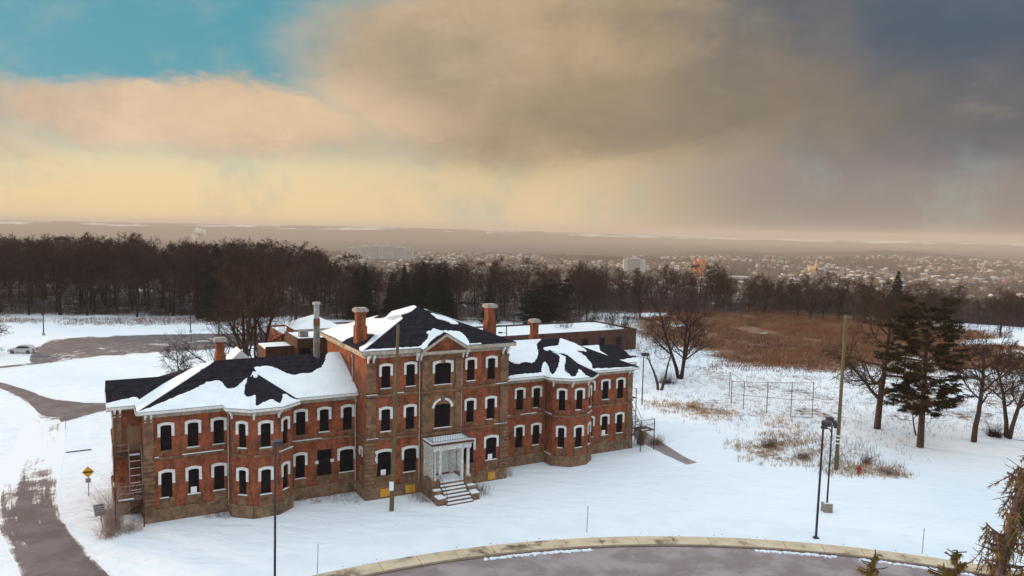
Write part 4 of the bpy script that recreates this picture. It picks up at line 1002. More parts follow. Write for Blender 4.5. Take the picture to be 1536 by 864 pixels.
# ------------------------------------------------------------------ poles, lamps, signs
def ground_thing(name, px, py, label, cat, rz=0, group=None):
    p = at(px, py); o = empty(name, p, rz); tag(o, label, cat, group); return o
P0 = ground_thing('utility_pole', 587, 766, 'weathered bare utility pole leaning slightly before the central block, white plate low down', 'pole')
m = MB(False); m.tube((0, 0, -.5), (.25, 0, 8), .21, .175, 12); m.tube((.25, 0, 8), (.5, 0, 16.6), .175, .13, 12); m.build('pole_shaft', WOODPOLE, P0)
m = MB(False); m.box(-.16, .22, -.24, -.20, 1.9, 2.7); m.build('number_plate', NOT, P0)
P0 = ground_thing('utility_pole', 1253.9, 705, 'tall greenish bare utility pole standing in the snowy field beside the red hydrant', 'pole')
m = MB(False); m.tube((0, 0, -.5), (.1, 0, 8), .22, .18, 12); m.tube((.1, 0, 8), (.2, 0, 16.7), .18, .13, 12); m.build('pole_shaft', WOODPOLE, P0)
m = MB(False)
for z in (2.9, 3.3, 3.7): m.tube((0.03, 0, z), (0.03, 0, z + .12), .225, .225, 12)
m.build('pole_band', NOT, P0)
def lamp_head(m, x, y, z, r, h, n=16):
    m.tube((x, y, z), (x, y, z + h), r * .96, r, n); m.tube((x, y, z + h), (x, y, z + h + .05), r * 1.03, r * 1.0, n)
P0 = empty('lamp_post', (-15.9, 50., 0)); tag(P0, 'nearest lamp post with drum head, in front of the left bay', 'lamp post', 'lamp posts on the grounds')
m = MB(False); m.tube((0, 0, 0), (.1, 0, 10.2), .085, .07, 10); m.tube((0, 0, 0), (0, 0, .12), .2, .2, 10); m.build('lamp_pole', DARKMETAL, P0)
m = MB(False); lamp_head(m, .22, 0, 10.15, .36, .3); m.build('lamp_head', DARKMETAL, P0)
P0 = ground_thing('lamp_post', 1223.8, 807.6, 'dark slim drum-headed lamp post on the lawn near the right end of the kerb', 'lamp post', group='lamp posts on the grounds')
m = MB(False); m.tube((0, 0, 0), (.15, 0, 9.6), .10, .085, 10); m.tube((0, 0, 0), (0, 0, .15), .22, .2, 10); m.box(-.25, .25, -.25, .25, 0, .05); m.build('lamp_pole', DARKMETAL, P0)
m = MB(False); lamp_head(m, .42, 0, 9.5, .42, .32); m.build('lamp_head', DARKMETAL, P0)
P0 = ground_thing('lamp_post', 1239.9, 767, 'dark lamp post with two floodlight heads standing on a concrete footing', 'lamp post', group='lamp posts on the grounds')
m = MB(False); m.tube((0, 0, .8), (.1, 0, 7.9), .085, .07, 10); m.path([(.1, 0, 7.2), (-.1, 0, 7.62), (-.75, 0, 7.72)], .05); m.build('lamp_pole', DARKMETAL, P0)
m = MB(False); m.tube((-.62, 0, 7.66), (-.62, 0, 7.84), .3, .3, 12); m.box(-.42, .12, -.25, .25, 8.35, 8.7); m.tube((-.1, 0, 7.8), (-.1, 0, 8.4), .04)
m.tube((.38, -.1, 7.75), (.25, -.05, 8.4), .16, .2, 8); m.path([(.1, 0, 7.9), (.25, 0, 8.1), (.1, 0, 8.5)], .04); m.build('floodlight', DARKMETAL, P0)
m = MB(False); m.prism([(-.38, -.38), (.38, -.38), (.38, .38), (-.38, .38)], -.2, .78); m.build('concrete_footing', material('footing', (.33, .28, .22), (.22, .18, .14), 3., .9), P0)
m = MB(False); m.box(-.3, .3, -.3, .3, .782, .84); m.build('footing_snow', ROOFSNOW, P0)
P0 = ground_thing('lamp_post', 962.8, 607, 'slim lamp post with two side arms standing beyond the right wing', 'lamp post', group='lamp posts on the grounds')
m = MB(False); m.tube((0, 0, 0), (.05, 0, 7.0), .09, .07, 8); m.path([(.05, 0, 6.95), (-1.3, 0, 7.05)], .05); m.build('lamp_pole', DARKMETAL, P0)
m = MB(False); m.box(-1.9, -1.1, -.2, .2, 6.95, 7.15); m.build('lamp_head', DARKMETAL, P0); m = MB(False); m.box(-.3, .75, -.25, .25, 7.15, 7.6); m.build('lamp_head', DARKMETAL, P0)
P0 = empty('lamp_post', (-.7, 112, 0)); tag(P0, 'lamp post with two box heads behind the right chimney of the central block', 'lamp post', 'lamp posts on the grounds')
m = MB(False); m.tube((0, 0, 0), (0, 0, 10.6), .10, .08, 8); m.path([(0, 0, 9.6), (-.9, 0, 9.6)], .04); m.path([(0, 0, 10.6), (-1.1, 0, 10.6)], .04); m.build('lamp_pole', DARKMETAL, P0)
m = MB(False); m.box(-1.25, -.6, -.2, .2, 9.5, 9.7); m.build('lamp_head', DARKMETAL, P0); m = MB(False); m.box(-1.3, -.65, -.2, .2, 10.5, 10.72); m.build('lamp_head', DARKMETAL, P0)
for px, py, h, lb in ((65.5, 503, 7.2, 'tall lamp post beside the parking area at the left edge of the wood'), (286, 499, 6.5, 'lamp post at the back of the parking area before the large spreading tree')):
    P0 = ground_thing('lamp_post', px, py, lb, 'lamp post', group='lamp posts on the grounds')
    m = MB(False); m.tube((0, 0, .5), (0, 0, h), .12, .08, 8); m.path([(-.6, 0, h), (.6, 0, h)], .05); m.build('lamp_pole', DARKMETAL, P0)
    m = MB(False); m.box(-1.0, -.4, -.2, .2, h - .05, h + .15); m.build('lamp_head', DARKMETAL, P0); m = MB(False); m.box(.4, 1.0, -.2, .2, h - .05, h + .15); m.build('lamp_head', DARKMETAL, P0)
    m = MB(False); m.tube((0, 0, 0), (0, 0, .6), .3, .25, 8); m.build('footing', CONC_CAP, P0)
# warning sign (speed hump symbol) with a tab below
YS = material('yellow_sign', (.72, .40, .02), (.62, .34, .02), 3., .5); BLK = material('black_sign_paint', (.012, .011, .01), None, rough=.5); WS = material('white_sign', (.42, .43, .45), (.36, .37, .40), 4., .5)
P0 = ground_thing('warning_sign', 133, 744, 'yellow diamond warning sign with black bump symbol and white tab below, beside the road', 'sign', rz=.35)
m = MB(False); m.tube((0, 0, -.3), (.05, 0, 2.5), .04, .04, 6); m.build('sign_post', GALV, P0)
m = MB(False); a = .52; m.add([(x, y, 2.25 + z) for y in (-.05, -.02) for x, z in ((-a, 0), (0, -a), (a, 0), (0, a))], [(0, 1, 2, 3), (7, 6, 5, 4), (0, 4, 5, 1), (1, 5, 6, 2), (2, 6, 7, 3), (3, 7, 4, 0)]); sg = m.build('sign_plate', YS, P0)
m = MB(False); hp = [(-.34, -.07)] + [(-.34 + .68 * i / 24, .01 + .09 * abs(math.sin(math.pi * 3 * i / 24))) for i in range(25)] + [(.34, -.07)]; k = len(hp)
m.add([(x, -.062, 2.25 + z) for x, z in hp] + [(x, -.052, 2.25 + z) for x, z in hp], [list(range(k)), list(range(k, 2 * k))[::-1]] + [(i, (i + 1) % k, k + (i + 1) % k, k + i) for i in range(k)]); m.build('bump_symbol', BLK, sg)
m = MB(False); m.box(-.22, .22, -.05, -.02, 1.25, 1.68); tb = m.build('sign_tab', WS, P0)
m = MB(False)
for z, w in ((1.55, .16), (1.44, .13), (1.33, .15)): m.box(-w, w, -.058, -.051, z, z + .04)
m.build('sign_lettering', BLK, tb)
P0 = ground_thing('notice_sign', 155, 797, 'leaning white notice board with dark lines of text by the brush at the corner', 'sign', rz=.45)
P0.rotation_euler[1] = -.12
m = MB(False); m.tube((0, 0, -.3), (0, 0, 2.1), .035, .035, 6); m.build('sign_post', GALV, P0)
m = MB(False); m.box(-.42, .42, -.06, -.035, 1.35, 2.35); sg = m.build('sign_plate', WS, P0)
m = MB(False); r_ = random.Random(3)
for z, h in ((2.16, .13), (1.97, .10), (1.80, .10), (1.62, .06), (1.50, .05), (1.41, .04)):
    x = -.34
    while x < .3:
        w = r_.uniform(.05, .16); m.box(x, min(x + w, .35), -.068, -.061, z, z + h); x += w + .03
m.build('sign_lettering', BLK, sg)
# snow stakes and marker posts
for px, py, h, lb in ((476, 862, 2.3, 'thin grey snow stake in the lawn left of the curved walk'), (880, 799, 2.3, 'thin grey snow stake in the lawn above the middle of the walk'), (1383, 831, 2.1, 'thin grey snow stake on the lawn to the right of the slim lamp post'),
                      (98, 644, 2.1, 'thin marker post where the road meets the service path')):
    P0 = ground_thing('snow_stake', px, py, lb, 'stake', group='snow stakes on the lawn')
    m = MB(False); m.tube((0, 0, -.2), (.06, 0, h), .028, .022, 6); m.tube((.05, 0, h - .3), (.055, 0, h - .1), .034, .034, 6); m.build('stake_rod', material('stake', (.20, .20, .20), (.12, .12, .13), 3., .6), P0)
# hydrant
RED = material('hydrant_red', (.42, .02, .05), (.30, .015, .035), 5., .5)
P0 = ground_thing('fire_hydrant', 1288, 711, 'red fire hydrant with thin marker rod in dry grass by the tall pole', 'hydrant')
m = MB(False); m.tube((0, 0, -.1), (0, 0, .1), .22, .22, 12); m.tube((0, 0, .1), (0, 0, .68), .14, .14, 12); m.tube((0, 0, .68), (0, 0, .74), .19, .19, 12); m.tube((0, 0, .74), (0, 0, .92), .17, .07, 12); m.tube((0, 0, .92), (0, 0, 1.0), .04, .04, 6); m.build('hydrant_body', RED, P0)
m = MB(False); m.tube((-.26, 0, .52), (.26, 0, .52), .075, .075, 8); m.tube((0, -.26, .45), (0, 0, .45), .1, .1, 8); m.build('hydrant_nozzle', RED, P0)
m = MB(False); m.tube((.12, .05, .7), (.2, .05, 1.75), .018, .018, 5); m.box(.14, .26, .04, .06, 1.5, 1.75); m.build('marker_rod', GALV, P0)
# timber rail lying in the snow by the service path
P0 = ground_thing('timber_rail', 118, 677, 'dark timber rail lying on the snow between road and wing', 'timber', rz=.55)
m = MB(False); m.box(-1.2, 1.2, -.08, .08, -.02, .09); m.build('timber', BARK, P0)
# car
CARP = material('car_paint', (.55, .50, .53), (.50, .46, .49), 1., .3, spec=.5); GLS = material('car_glass', (.012, .013, .018), None, rough=.1, spec=.6); TYR = material('tyre', (.014, .013, .014), None, rough=.8)
def car(px, py, rz, label):
    P0 = ground_thing('parked_car', px, py, label, 'car', rz=rz); L_, Wd = 4.6, 1.78
    prof = [(-2.3, .35), (-2.32, .75), (-2.2, 1.02), (-1.9, 1.08), (-1.55, 1.42), (-.9, 1.52), (.3, 1.5), (1.0, 1.02), (1.9, .9), (2.28, .75), (2.32, .35)]
    low = [(-2.3, .35), (-2.32, .75), (-2.2, .98), (2 - 3.9, 1.0), (-1.5, .98), (-.9, .98), (.3, .98), (1.0, .96), (1.9, .88), (2.28, .72), (2.32, .35)]
    m = MB(False); k = len(low); rings = [[(x, y, z) for x, z in low] for y in (-Wd / 2, Wd / 2)]; m.loft(rings); bd = m.build('car_body', CARP, P0)
    m = MB(False); cab = [(-2.05, .98), (-1.6, 1.40), (-.9, 1.50), (.3, 1.48), (1.05, .95)]; m.loft([[(x, y, z) for x, z in cab] for y in (-.72, .72)]); m.build('roof_panel', CARP, bd)
    for y0, y1 in ((-.735, -.722), (.722, .735)): m = MB(False); m.loft([[(x, y, z) for x, z in ((-1.7, 1.0), (-1.45, 1.36), (-.9, 1.43), (.25, 1.41), (.85, 1.0))] for y in (y0, y1)]); m.build('side_window', GLS, P0)
    m = MB(False); m.loft([[(x, y, z) for x, z in ((1.02, 1.0), (.36, 1.46), (.4, 1.49), (1.08, 1.0))] for y in (-.66, .66)]); m.build('windscreen', GLS, P0)
    for x in (-1.45, 1.42):
        for y in (-.88, .88):
            m = MB(False); m.tube((x, y - .1, .33), (x, y + .1, .33), .34, .34, 18); w = m.build('wheel', TYR, P0); m = MB(False); m.tube((x, y - .105, .33), (x, y + .105, .33), .19, .19, 12); m.build('wheel_rim', GALV, w)
    for y in (-.68, .68): m = MB(False); m.box(-2.34, -2.26, y - .16, y + .16, .72, .95); m.build('tail_light', RED, P0)
    for y in (-.62, .62): m = MB(False); m.box(2.2, 2.31, y - .2, y + .2, .6, .75); m.build('headlight', WS, P0)
car(34, 529.5, math.pi + .05, 'pale silver car parked in the snow beside the parking area, behind bare branches')
# fence enclosure
FM = material('fence_pipe', (.10, .085, .085), (.06, .05, .05), 3., .6)
FN = empty('chain_link_fence', at(1150, 619)); tag(FN, 'open chain-link enclosure with tall pipe posts standing in the snowy field', 'fence')
fo = at(1150, 619); fp = [at(1096.4, 609), at(1115, 613.5), at(1150, 619), at(1186, 626), at(1218, 627)]
HF = [3.7, 4.0, 4.4, 4.9, 5.0]
for p, h in zip(fp, HF):
    q = p - fo; m = MB(False); m.tube((q.x, q.y, -.2), (q.x, q.y, h), .05, .05, 6); m.build('fence_post', FM, FN)
m = MB(False)
for i in range(4):
    a, b_ = fp[i] - fo, fp[i + 1] - fo
    for fr in (.5, .98): m.tube((a.x, a.y, HF[i] * fr), (b_.x, b_.y, HF[i + 1] * fr), .03, .03, 5)
a = fp[0] - fo; q = a + Vector((1.6, 6.5, 0)); m.tube((a.x, a.y, 3.6), (q.x, q.y, 3.8), .03); m.tube((q.x, q.y, 0), (q.x, q.y, 3.8), .05, .05, 6)
b_ = fp[1] - fo; m.tube((q.x, q.y, 3.8), (b_.x, b_.y, 3.95), .03)
a, b_ = fp[3] - fo, fp[4] - fo; m.tube((a.x, a.y, .1), (b_.x, b_.y, .1), .04)
m.build('fence_rail', FM, FN)
m = MB(False)
for i in range(4):
    a, b_ = fp[i] - fo, fp[i + 1] - fo; l = (b_ - a).length; ha = HF[i]; n = int(l / .45)
    for k in range(-int(ha / .45), n):
        for sg_ in (1, -1):
            x0, x1 = k * .45, k * .45 + ha
            t0, t1 = max(0, x0), min(l, x1)
            if t1 <= t0: continue
            z0, z1 = (t0 - x0, t1 - x0) if sg_ > 0 else (ha - (t0 - x0), ha - (t1 - x0))
            p0 = a + (b_ - a) * (t0 / l); p1 = a + (b_ - a) * (t1 / l); m.tube((p0.x, p0.y, z0), (p1.x, p1.y, z1), .006, .006, 3)
m.build('chain_mesh', FM, FN)
# ------------------------------------------------------------------ trees
def tubes_mesh(name, segs, mat, k=3, parent=False):
    """segs: array (n, 8): p0 xyz, p1 xyz, r0, r1"""
    S = np.asarray(segs, float); p0, p1, r0, r1 = S[:, :3], S[:, 3:6], S[:, 6], S[:, 7]
    d = p1 - p0; d /= np.linalg.norm(d, axis=1, keepdims=True) + 1e-9
    ref = np.where(np.abs(d[:, 2:3]) > .9, np.array([[1., 0, 0]]), np.array([[0, 0, 1.]]))
    a = np.cross(d, ref); a /= np.linalg.norm(a, axis=1, keepdims=True) + 1e-9; b = np.cross(d, a)
    n = len(S); V = np.zeros((n, 2 * k, 3))
    for i in range(k):
        t = 2 * np.pi * i / k; o = a * math.cos(t) + b * math.sin(t)
        V[:, i] = p0 + o * r0[:, None]; V[:, k + i] = p1 + o * r1[:, None]
    base = (np.arange(n) * 2 * k)[:, None]
    Q = np.concatenate([base + np.array([[i, (i + 1) % k, k + (i + 1) % k, k + i]]) for i in range(k)])
    me = np_mesh(name, V.reshape(-1, 3), Q, mat, parent=False); 
    return me

def grow_bare(seed, H_, spread=.5, trunk_r=.22, fork=.28, nl=7, ns=(6, 6, 5), twig=.022, droop=0., upw=.35, trunks=1, lean=0.):
    r = np.random.RandomState(seed); T = []; Cn = []
    def unit(v): return v / (np.linalg.norm(v) + 1e-9)
    def branch(p, d, L_, r0, lvl):
        nseg = (6, 5, 4, 3, 2)[lvl]; r1 = r0 * (.35 if lvl else .3); pts = [p]; dirs = [d]; rad = [r0]
        for i in range(nseg):
            up = upw * (.25 if lvl == 0 and trunks > 1 else (1.6 if upw > .35 else 1.6 * .35 / upw * 2.2) if lvl == 0 else .45 if lvl < 3 else .15) - droop * (lvl > 1) * .4
            d = unit(d + r.normal(0, (.055, .20, .26, .30, .3)[lvl], 3) + np.array([0, 0, up * .4])); p = p + d * L_ / nseg
            pts.append(p); dirs.append(d); rad.append(r0 + (r1 - r0) * (i + 1) / nseg)
        out = T if lvl < 2 else Cn
        for i in range(nseg): out.append(np.concatenate([pts[i], pts[i + 1], [max(rad[i], twig * .5), max(rad[i + 1], twig * .4)]]))
        if lvl >= len(ns) + 0 + 1: return
        cnt = nl if lvl == 0 else ns[lvl - 1]
        for j in range(cnt):
            t = (fork + (1 - fork) * (j + r.rand() * .8) / cnt) if lvl == 0 else (.18 + .82 * (j + r.rand()) / cnt)
            f = t * nseg; i = min(int(f), nseg - 1); q = pts[i] + (pts[i + 1] - pts[i]) * (f - i); dd = dirs[i + 1]
            az = r.rand() * 6.283 if lvl else (j * 2.4 + r.rand()); side = np.array([math.cos(az), math.sin(az), 0.]); side = unit(side - dd * side.dot(dd))
            ang = (spread * (1.25 - .5 * t) + .25) if lvl == 0 else r.uniform(.45, .95)
            nd = unit(dd * math.cos(ang) + side * math.sin(ang))
            LL = L_ * ((.62 - .30 * t) if lvl == 0 else (.62 - .25 * t) if lvl < 3 else .5) * r.uniform(.8, 1.15)
            rr_ = rad[i] * ((.55 if lvl == 0 else .5) * r.uniform(.8, 1.1)); branch(q, nd, LL, max(rr_, twig * .5), lvl + 1)
    for k in range(trunks):
        a = 6.283 * k / trunks + seed; ln = (.0 if trunks == 1 else .22) + lean
        branch(np.zeros(3) + (np.array([math.cos(a), math.sin(a), 0]) * trunk_r * .7 if trunks > 1 else 0), unit(np.array([math.cos(a) * ln, math.sin(a) * ln, 1.])), H_ * .78, trunk_r / (1 if trunks == 1 else 1.35), 0)
    T[0][2] -= .3
    s_ = H_ / max(max(x[5] for x in Cn), 1)
    return np.array(T) * np.array([s_] * 6 + [1, 1]), np.array(Cn) * np.array([s_] * 6 + [1, 1])

PROTO = {}
def bare_proto(key, bark, twm, **k):
    T, Cn = grow_bare(**k); PROTO[key] = (tubes_mesh('trunk', T, bark, 5), tubes_mesh('crown', Cn, twm, 3))
def place_tree(key, name, x, y, z, s, rz, label, cat='tree', group=None, sz=None):
    o = empty(name, (x, y, z), rz); o.scale = (s, s, sz or s); tag(o, label, cat, group)
    for nm, me in zip(('trunk', 'crown'), PROTO[key]): mesh_obj(nm, me, o)
    return o
for i in range(5): bare_proto('wood%d' % i, BARKD, TWIGD, seed=20 + i, H_=16, spread=.55 + .08 * (i % 3), trunk_r=.24, fork=.20, nl=11, ns=(7, 6, 5), twig=.048, upw=.4)
for i in range(3): bare_proto('slim%d' % i, BARKD, TWIGD, seed=40 + i, H_=14, spread=.42, trunk_r=.15, fork=.22, nl=11, ns=(6, 5, 4), twig=.040, upw=.7)
bare_proto('vase', BARKD, TWIGD, seed=60, H_=16, spread=.55, trunk_r=.34, fork=.22, nl=10, ns=(7, 6, 6), twig=.030, upw=.6)
bare_proto('big', BARK, TWIG, seed=71, H_=23, spread=.5, trunk_r=.50, fork=.10, nl=11, ns=(7, 6, 5), twig=.026, upw=.7, trunks=3)
bare_proto('fieldA', BARK, TWIG, seed=83, H_=17.5, spread=1.0, trunk_r=.42, fork=.2, nl=15, ns=(8, 6, 5), twig=.036, upw=.15)
bare_proto('fieldC', BARK, TWIG, seed=94, H_=12, spread=.75, trunk_r=.34, fork=.4, nl=10, ns=(7, 6, 5), twig=.036, upw=.2, lean=.12)
bare_proto('fieldD', BARK, TWIG, seed=102, H_=12.5, spread=.7, trunk_r=.36, fork=.35, nl=10, ns=(7, 6, 5), twig=.036, upw=.3, trunks=2)
bare_proto('multi', BARKD, TWIGD, seed=113, H_=15.5, spread=.5, trunk_r=.48, fork=.25, nl=9, ns=(7, 6, 5), twig=.024, upw=.4, trunks=3)
bare_proto('dead', BARK, TWIG, seed=122, H_=8, spread=.5, trunk_r=.36, fork=.6, nl=2, ns=(2, 3, 2), twig=.02, upw=.3, trunks=2)
bare_proto('small', BARKD, TWIGD, seed=131, H_=8, spread=.8, trunk_r=.20, fork=.15, nl=10, ns=(7, 5, 4), twig=.022, upw=.3, trunks=2)

def conifer(key, seed, H_, R0, needle, bark, trunk_r=.25, z0=.08, whorls=26, per=7, droop=.25, size=.32, power=1., pine=False, tufts=9, flat=.5):
    r = np.random.RandomState(seed); T = [np.array([0, 0, -.3, 0, 0, H_ * .6, trunk_r, trunk_r * .5]), np.array([0, 0, H_ * .6, 0, 0, H_, trunk_r * .5, .02])]
    V = []; 
    for w in range(whorls):
        t = z0 + (1 - z0) * (w + r.rand() * .6) / whorls; z = t * H_
        if pine and r.rand() < .12: continue
        Rw = R0 * (1 - t) ** power * (r.uniform(.55, 1.15) if pine else r.uniform(.85, 1.1)) + .15
        if pine: Rw = R0 * math.sin(math.pi * min(1, (1 - t) * .8 + .12)) ** .7 * r.uniform(.45, 1.1)
        for j in range(per):
            a = r.rand() * 6.283; L_ = Rw * r.uniform(.75, 1.1); dz = -droop * L_ + (.35 * L_ if pine else 0)
            e = np.array([math.cos(a) * L_, math.sin(a) * L_, z + dz]); s0 = np.array([0, 0, z])
            T.append(np.concatenate([s0, e, [max(.015, .03 * L_ / 2), .01]]))
            for q in range(tufts):
                f = r.uniform(.55 if pine else .12, 1.) ** (.8); c = s0 + (e - s0) * f + r.normal(0, .05, 3) + np.array([0, 0, -.12 * (1 - pine) + (r.rand() * .25 if pine else 0)])
                w_ = size * (1.2 - .4 * f) * (1 if pine else .3 + .7 * (1 - t))
                for qq in range(4):
                    d = r.normal(0, 1, 3); d[2] *= flat; d /= np.linalg.norm(d); p2 = c + d * w_ * r.uniform(.7, 1.4) + (e - s0) / (L_ + .1) * w_ * .6
                    sd_ = np.cross(d, r.normal(0, 1, 3)); sd_ /= np.linalg.norm(sd_) + 1e-9
                    V += [c - sd_ * w_ * .16, c + sd_ * w_ * .16, p2]
    V = np.array(V); Q = np.arange(len(V)).reshape(-1, 3)
    PROTO[key] = (tubes_mesh('trunk', T, bark, 6), np_mesh('crown', V, Q, needle, parent=False))
conifer('spruce0', 1, 15, 4.8, NEEDLE, BARKD, size=.8, whorls=34, per=10, tufts=11)
conifer('spruce1', 2, 14, 4.0, NEEDLE, BARKD, size=.75, whorls=32, per=10, tufts=11)
conifer('round', 3, 11, 4.6, NEEDLE, BARKD, size=.6, whorls=22, per=11, pine=True, tufts=12, z0=.12)
conifer('pine', 6, 17.8, 5.2, NEEDLEG, BARK, trunk_r=.42, z0=.22, whorls=52, per=6, pine=True, size=.5, tufts=24, flat=.4)

# -- individually recognisable trees
def xy(px, py): p = at(px, py); return p.x, p.y
place_tree('fieldA', 'deciduous_tree', *xy(1315, 643), 0, 1.12, .4, 'bare tree with wide low limbs in the field, left of the shaggy pine', sz=1.2)
place_tree('pine', 'pine_tree', *xy(1380, 671), 0, 1., 1.2, 'shaggy dark green pine with a bare leaning lower trunk in the right field')
T_, C_ = grow_bare(seed=207, H_=6, spread=.9, trunk_r=.13, fork=.3, nl=8, ns=(6, 5, 4), twig=.016, upw=.1, lean=.7); PROTO['limb'] = (tubes_mesh('trunk', T_, BARK, 5), tubes_mesh('crown', C_, TWIG, 3))
lx, ly = xy(1380, 671)
place_tree('limb', 'deciduous_tree', lx - .4, ly + .3, 1.6, .85, 2.9, 'low bare scrubby tree spreading at the foot of the shaggy pine')
place_tree('fieldC', 'deciduous_tree', *xy(1460, 663), 0, 1.1, .3, 'crooked bare tree just right of the shaggy pine')
place_tree('fieldD', 'deciduous_tree', *xy(1512, 657), 0, 1.12, .1, 'twin-stemmed bare tree nearest the right edge of the field')
place_tree('multi', 'deciduous_tree', *xy(1020, 568), 0, 1., .7, 'large dark multi-stemmed bare tree beyond the right fire escape')
place_tree('dead', 'dead_tree', *xy(990, 585), 0, 1., .2, 'forked dead tree with broken tops beyond the right fire escape')
place_tree('big', 'deciduous_tree', -35, 100, 0, 1., .5, 'huge bare many-stemmed tree rising directly behind the left wing')
place_tree('small', 'deciduous_tree', -47.5, 108, 0, 1.05, .3, 'low wide bare tree showing over the hip of the left wing')
place_tree('small', 'deciduous_tree', -96, 137, 0, 1.4, 2.1, 'bare tree at the left edge with branches reaching over the parked car')
place_tree('small', 'deciduous_tree', -25.5, 101, 0, 1.0, 4.1, 'slight bare tree between the huge tree and the metal flue')
for px, py, k, s, lb in ((1215, 479, 'vase', .80, 'bare vase-shaped tree on the skyline under the distant church'), (1258, 481, 'vase', .88, 'tall round-headed bare tree on the skyline right of the church'),
                         (1500, 505, 'vase', .84, 'round-headed bare tree on the skyline at the far right'), (960, 478, 'vase', .80, 'spreading bare tree on the skyline left of the red tower'), (880, 482, 'vase', .78, 'bare tree standing behind the long low building')):
    x, y = xy(px, py); place_tree(k, 'deciduous_tree', x, y, min(0, tz(x, y)), s, px * .7, lb)
for px, D, h, k in ((548, 205, 15.5, 'spruce1'), (534, 206, 13.6, 'spruce1'), (587, 207, 13., 'spruce1'), (606, 206, 15.2, 'spruce1'), (635, 204, 16.2, 'spruce0'), (657, 205, 15.5, 'spruce1'), (668, 206, 15, 'spruce1'), (622, 200, 13., 'spruce0'), (596, 199, 11., 'spruce0'), (648, 199, 12., 'spruce0'), (735, 200, 10., 'spruce0')):
    x = (px - 768) / F * D; place_tree(k, 'spruce_tree', x, D, 0, h / (15 if k == 'spruce0' else 14), px, 'dark pointed spruce in the clump behind the central roof', group='spruces behind the central roof')
for px, D, s in ((812, 192, .95), (838, 196, 1.1), (798, 190, .8), (826, 188, .8)):
    place_tree('round', 'evergreen_tree', (px - 768) / F * D, D, 0, s, px, 'broad dark evergreen behind the right chimney of the central block', group='broad evergreens behind the right chimney')
place_tree('spruce0', 'spruce_tree', 121, 236, 0, .98, 1., 'dark spruce rising above the bare wood on the right skyline')
place_tree('spruce1', 'pine_tree', -77, 196, 0, 1.45, 1., 'olive evergreen rising above the left wood')

# -- the woods: every tree its own object
rw = random.Random(11); WG = []
def wood(px0, px1, d0, d1, n, h0, h1, keys, label, group, hfun=None):
    cnt = 0; tries = 0; pts = []
    while cnt < n and tries < n * 30:
        tries += 1
        px = rw.uniform(px0, px1); D = d0 + (d1 - d0) * rw.random() ** 1.3; x = (px - 768) / F * D
        if any((x - a) ** 2 + (D - b) ** 2 < 9 for a, b in pts): continue
        pts.append((x, D)); k = rw.choice(keys); hh = rw.uniform(h0, h1) * (hfun(px) if hfun else 1) * (.86 + .28 * float(fbm(np.array([x / 22.]), np.array([7.]), 2, 3)[0]))
        base = 14 if k.startswith('slim') else 16
        place_tree(k, 'woodland_tree', x, D, tz(x, D), hh / base * rw.uniform(.92, 1.12), rw.random() * 6.28, label, group=group, sz=hh / base); cnt += 1
wk = ['wood0', 'wood1', 'wood2', 'wood3', 'wood4']; sk = ['slim0', 'slim1', 'slim2']
hf = lambda px: 1 if px < 440 else max(.68, 1 - (px - 440) / 260)
wood(-120, 520, 198, 262, 118, 18.0, 21.0, wk + ['vase'], 'dark bare tree in the dense wood left of the central roof', 'bare trees of the left wood', hf)
wood(500, 900, 212, 262, 46, 13., 16.5, wk + sk, 'slender bare tree in the wood behind the central block', 'bare trees of the middle wood')
wood(860, 1190, 236, 272, 34, 8.5, 12.5, sk + wk[:2], 'bare tree in the thin wood beyond the dry meadow', 'bare trees beyond the meadow')
wood(1180, 1640, 222, 262, 38, 9., 13., wk + sk, 'bare tree in the thin wood behind the right field', 'bare trees of the right wood')
wood(860, 1640, 262, 360, 56, 13, 18, wk + sk, 'bare tree on the slope below the edge of the hill', 'bare trees on the slope')
wood(770, 960, 160, 200, 9, 6., 10., sk, 'thin bare sapling beside the long low building', 'saplings by the long building')

# -- brushwood under the trees, shrubs, dry grass
def stems(name, n, where, h0, h1, rad, mat, seed, lean=.25, kids=2):
    r = np.random.RandomState(seed); S = []
    while len(S) < n:
        x, y = where(r); h = r.uniform(h0, h1); z = 0.; d = np.array([r.normal(0, lean), r.normal(0, lean), 1.]); d /= np.linalg.norm(d)
        b = np.array([x, y, z]); e = b + d * h; S.append(np.concatenate([b, e, [rad, rad * .4]]))
        for k in range(kids):
            f = r.uniform(.25, .85); q = b + (e - b) * f; dd = d + r.normal(0, .55, 3); dd[2] = abs(dd[2]); dd /= np.linalg.norm(dd); S.append(np.concatenate([q, q + dd * h * .45, [rad * .5, rad * .3]]))
    S = np.array(S); g0 = S.reshape(-1, kids + 1, 8); zz = terrain(g0[:, 0, 0], g0[:, 0, 1]); g0[:, :, 2] += zz[:, None]; g0[:, :, 5] += zz[:, None]
    o = mesh_obj(name, tubes_mesh(name, g0.reshape(-1, 8), mat, 3)); o['kind'] = 'stuff'; return o
def band(px0, px1, d0, d1): return lambda r: ((lambda D: ((r.uniform(px0, px1) - 768) / F * D, D))(r.uniform(d0, d1)))
band_ok = True
BRUSH = material('brushwood', (.055, .034, .034), (.095, .064, .058), .15, 1., spec=.05)
stems('undergrowth', 16000, band(-140, 560, 200, 262), 1.5, 5, .03, BRUSH, 1)
stems('undergrowth', 11000, band(500, 960, 204, 262), 1.5, 5, .03, BRUSH, 2)
stems('undergrowth', 15000, band(900, 1680, 236, 300), 1.2, 4.5, .03, BRUSH, 3)
stems('sapling_thicket', 9000, band(560, 1700, 262, 400), 6, 12, .05, BRUSH, 31, kids=6)
stems('sapling_thicket', 3500, band(-140, 900, 225, 275), 4, 9, .05, BRUSH, 32, kids=5)
stems('undergrowth', 5000, band(1280, 1680, 205, 240), 1., 3.5, .028, BRUSH, 4)
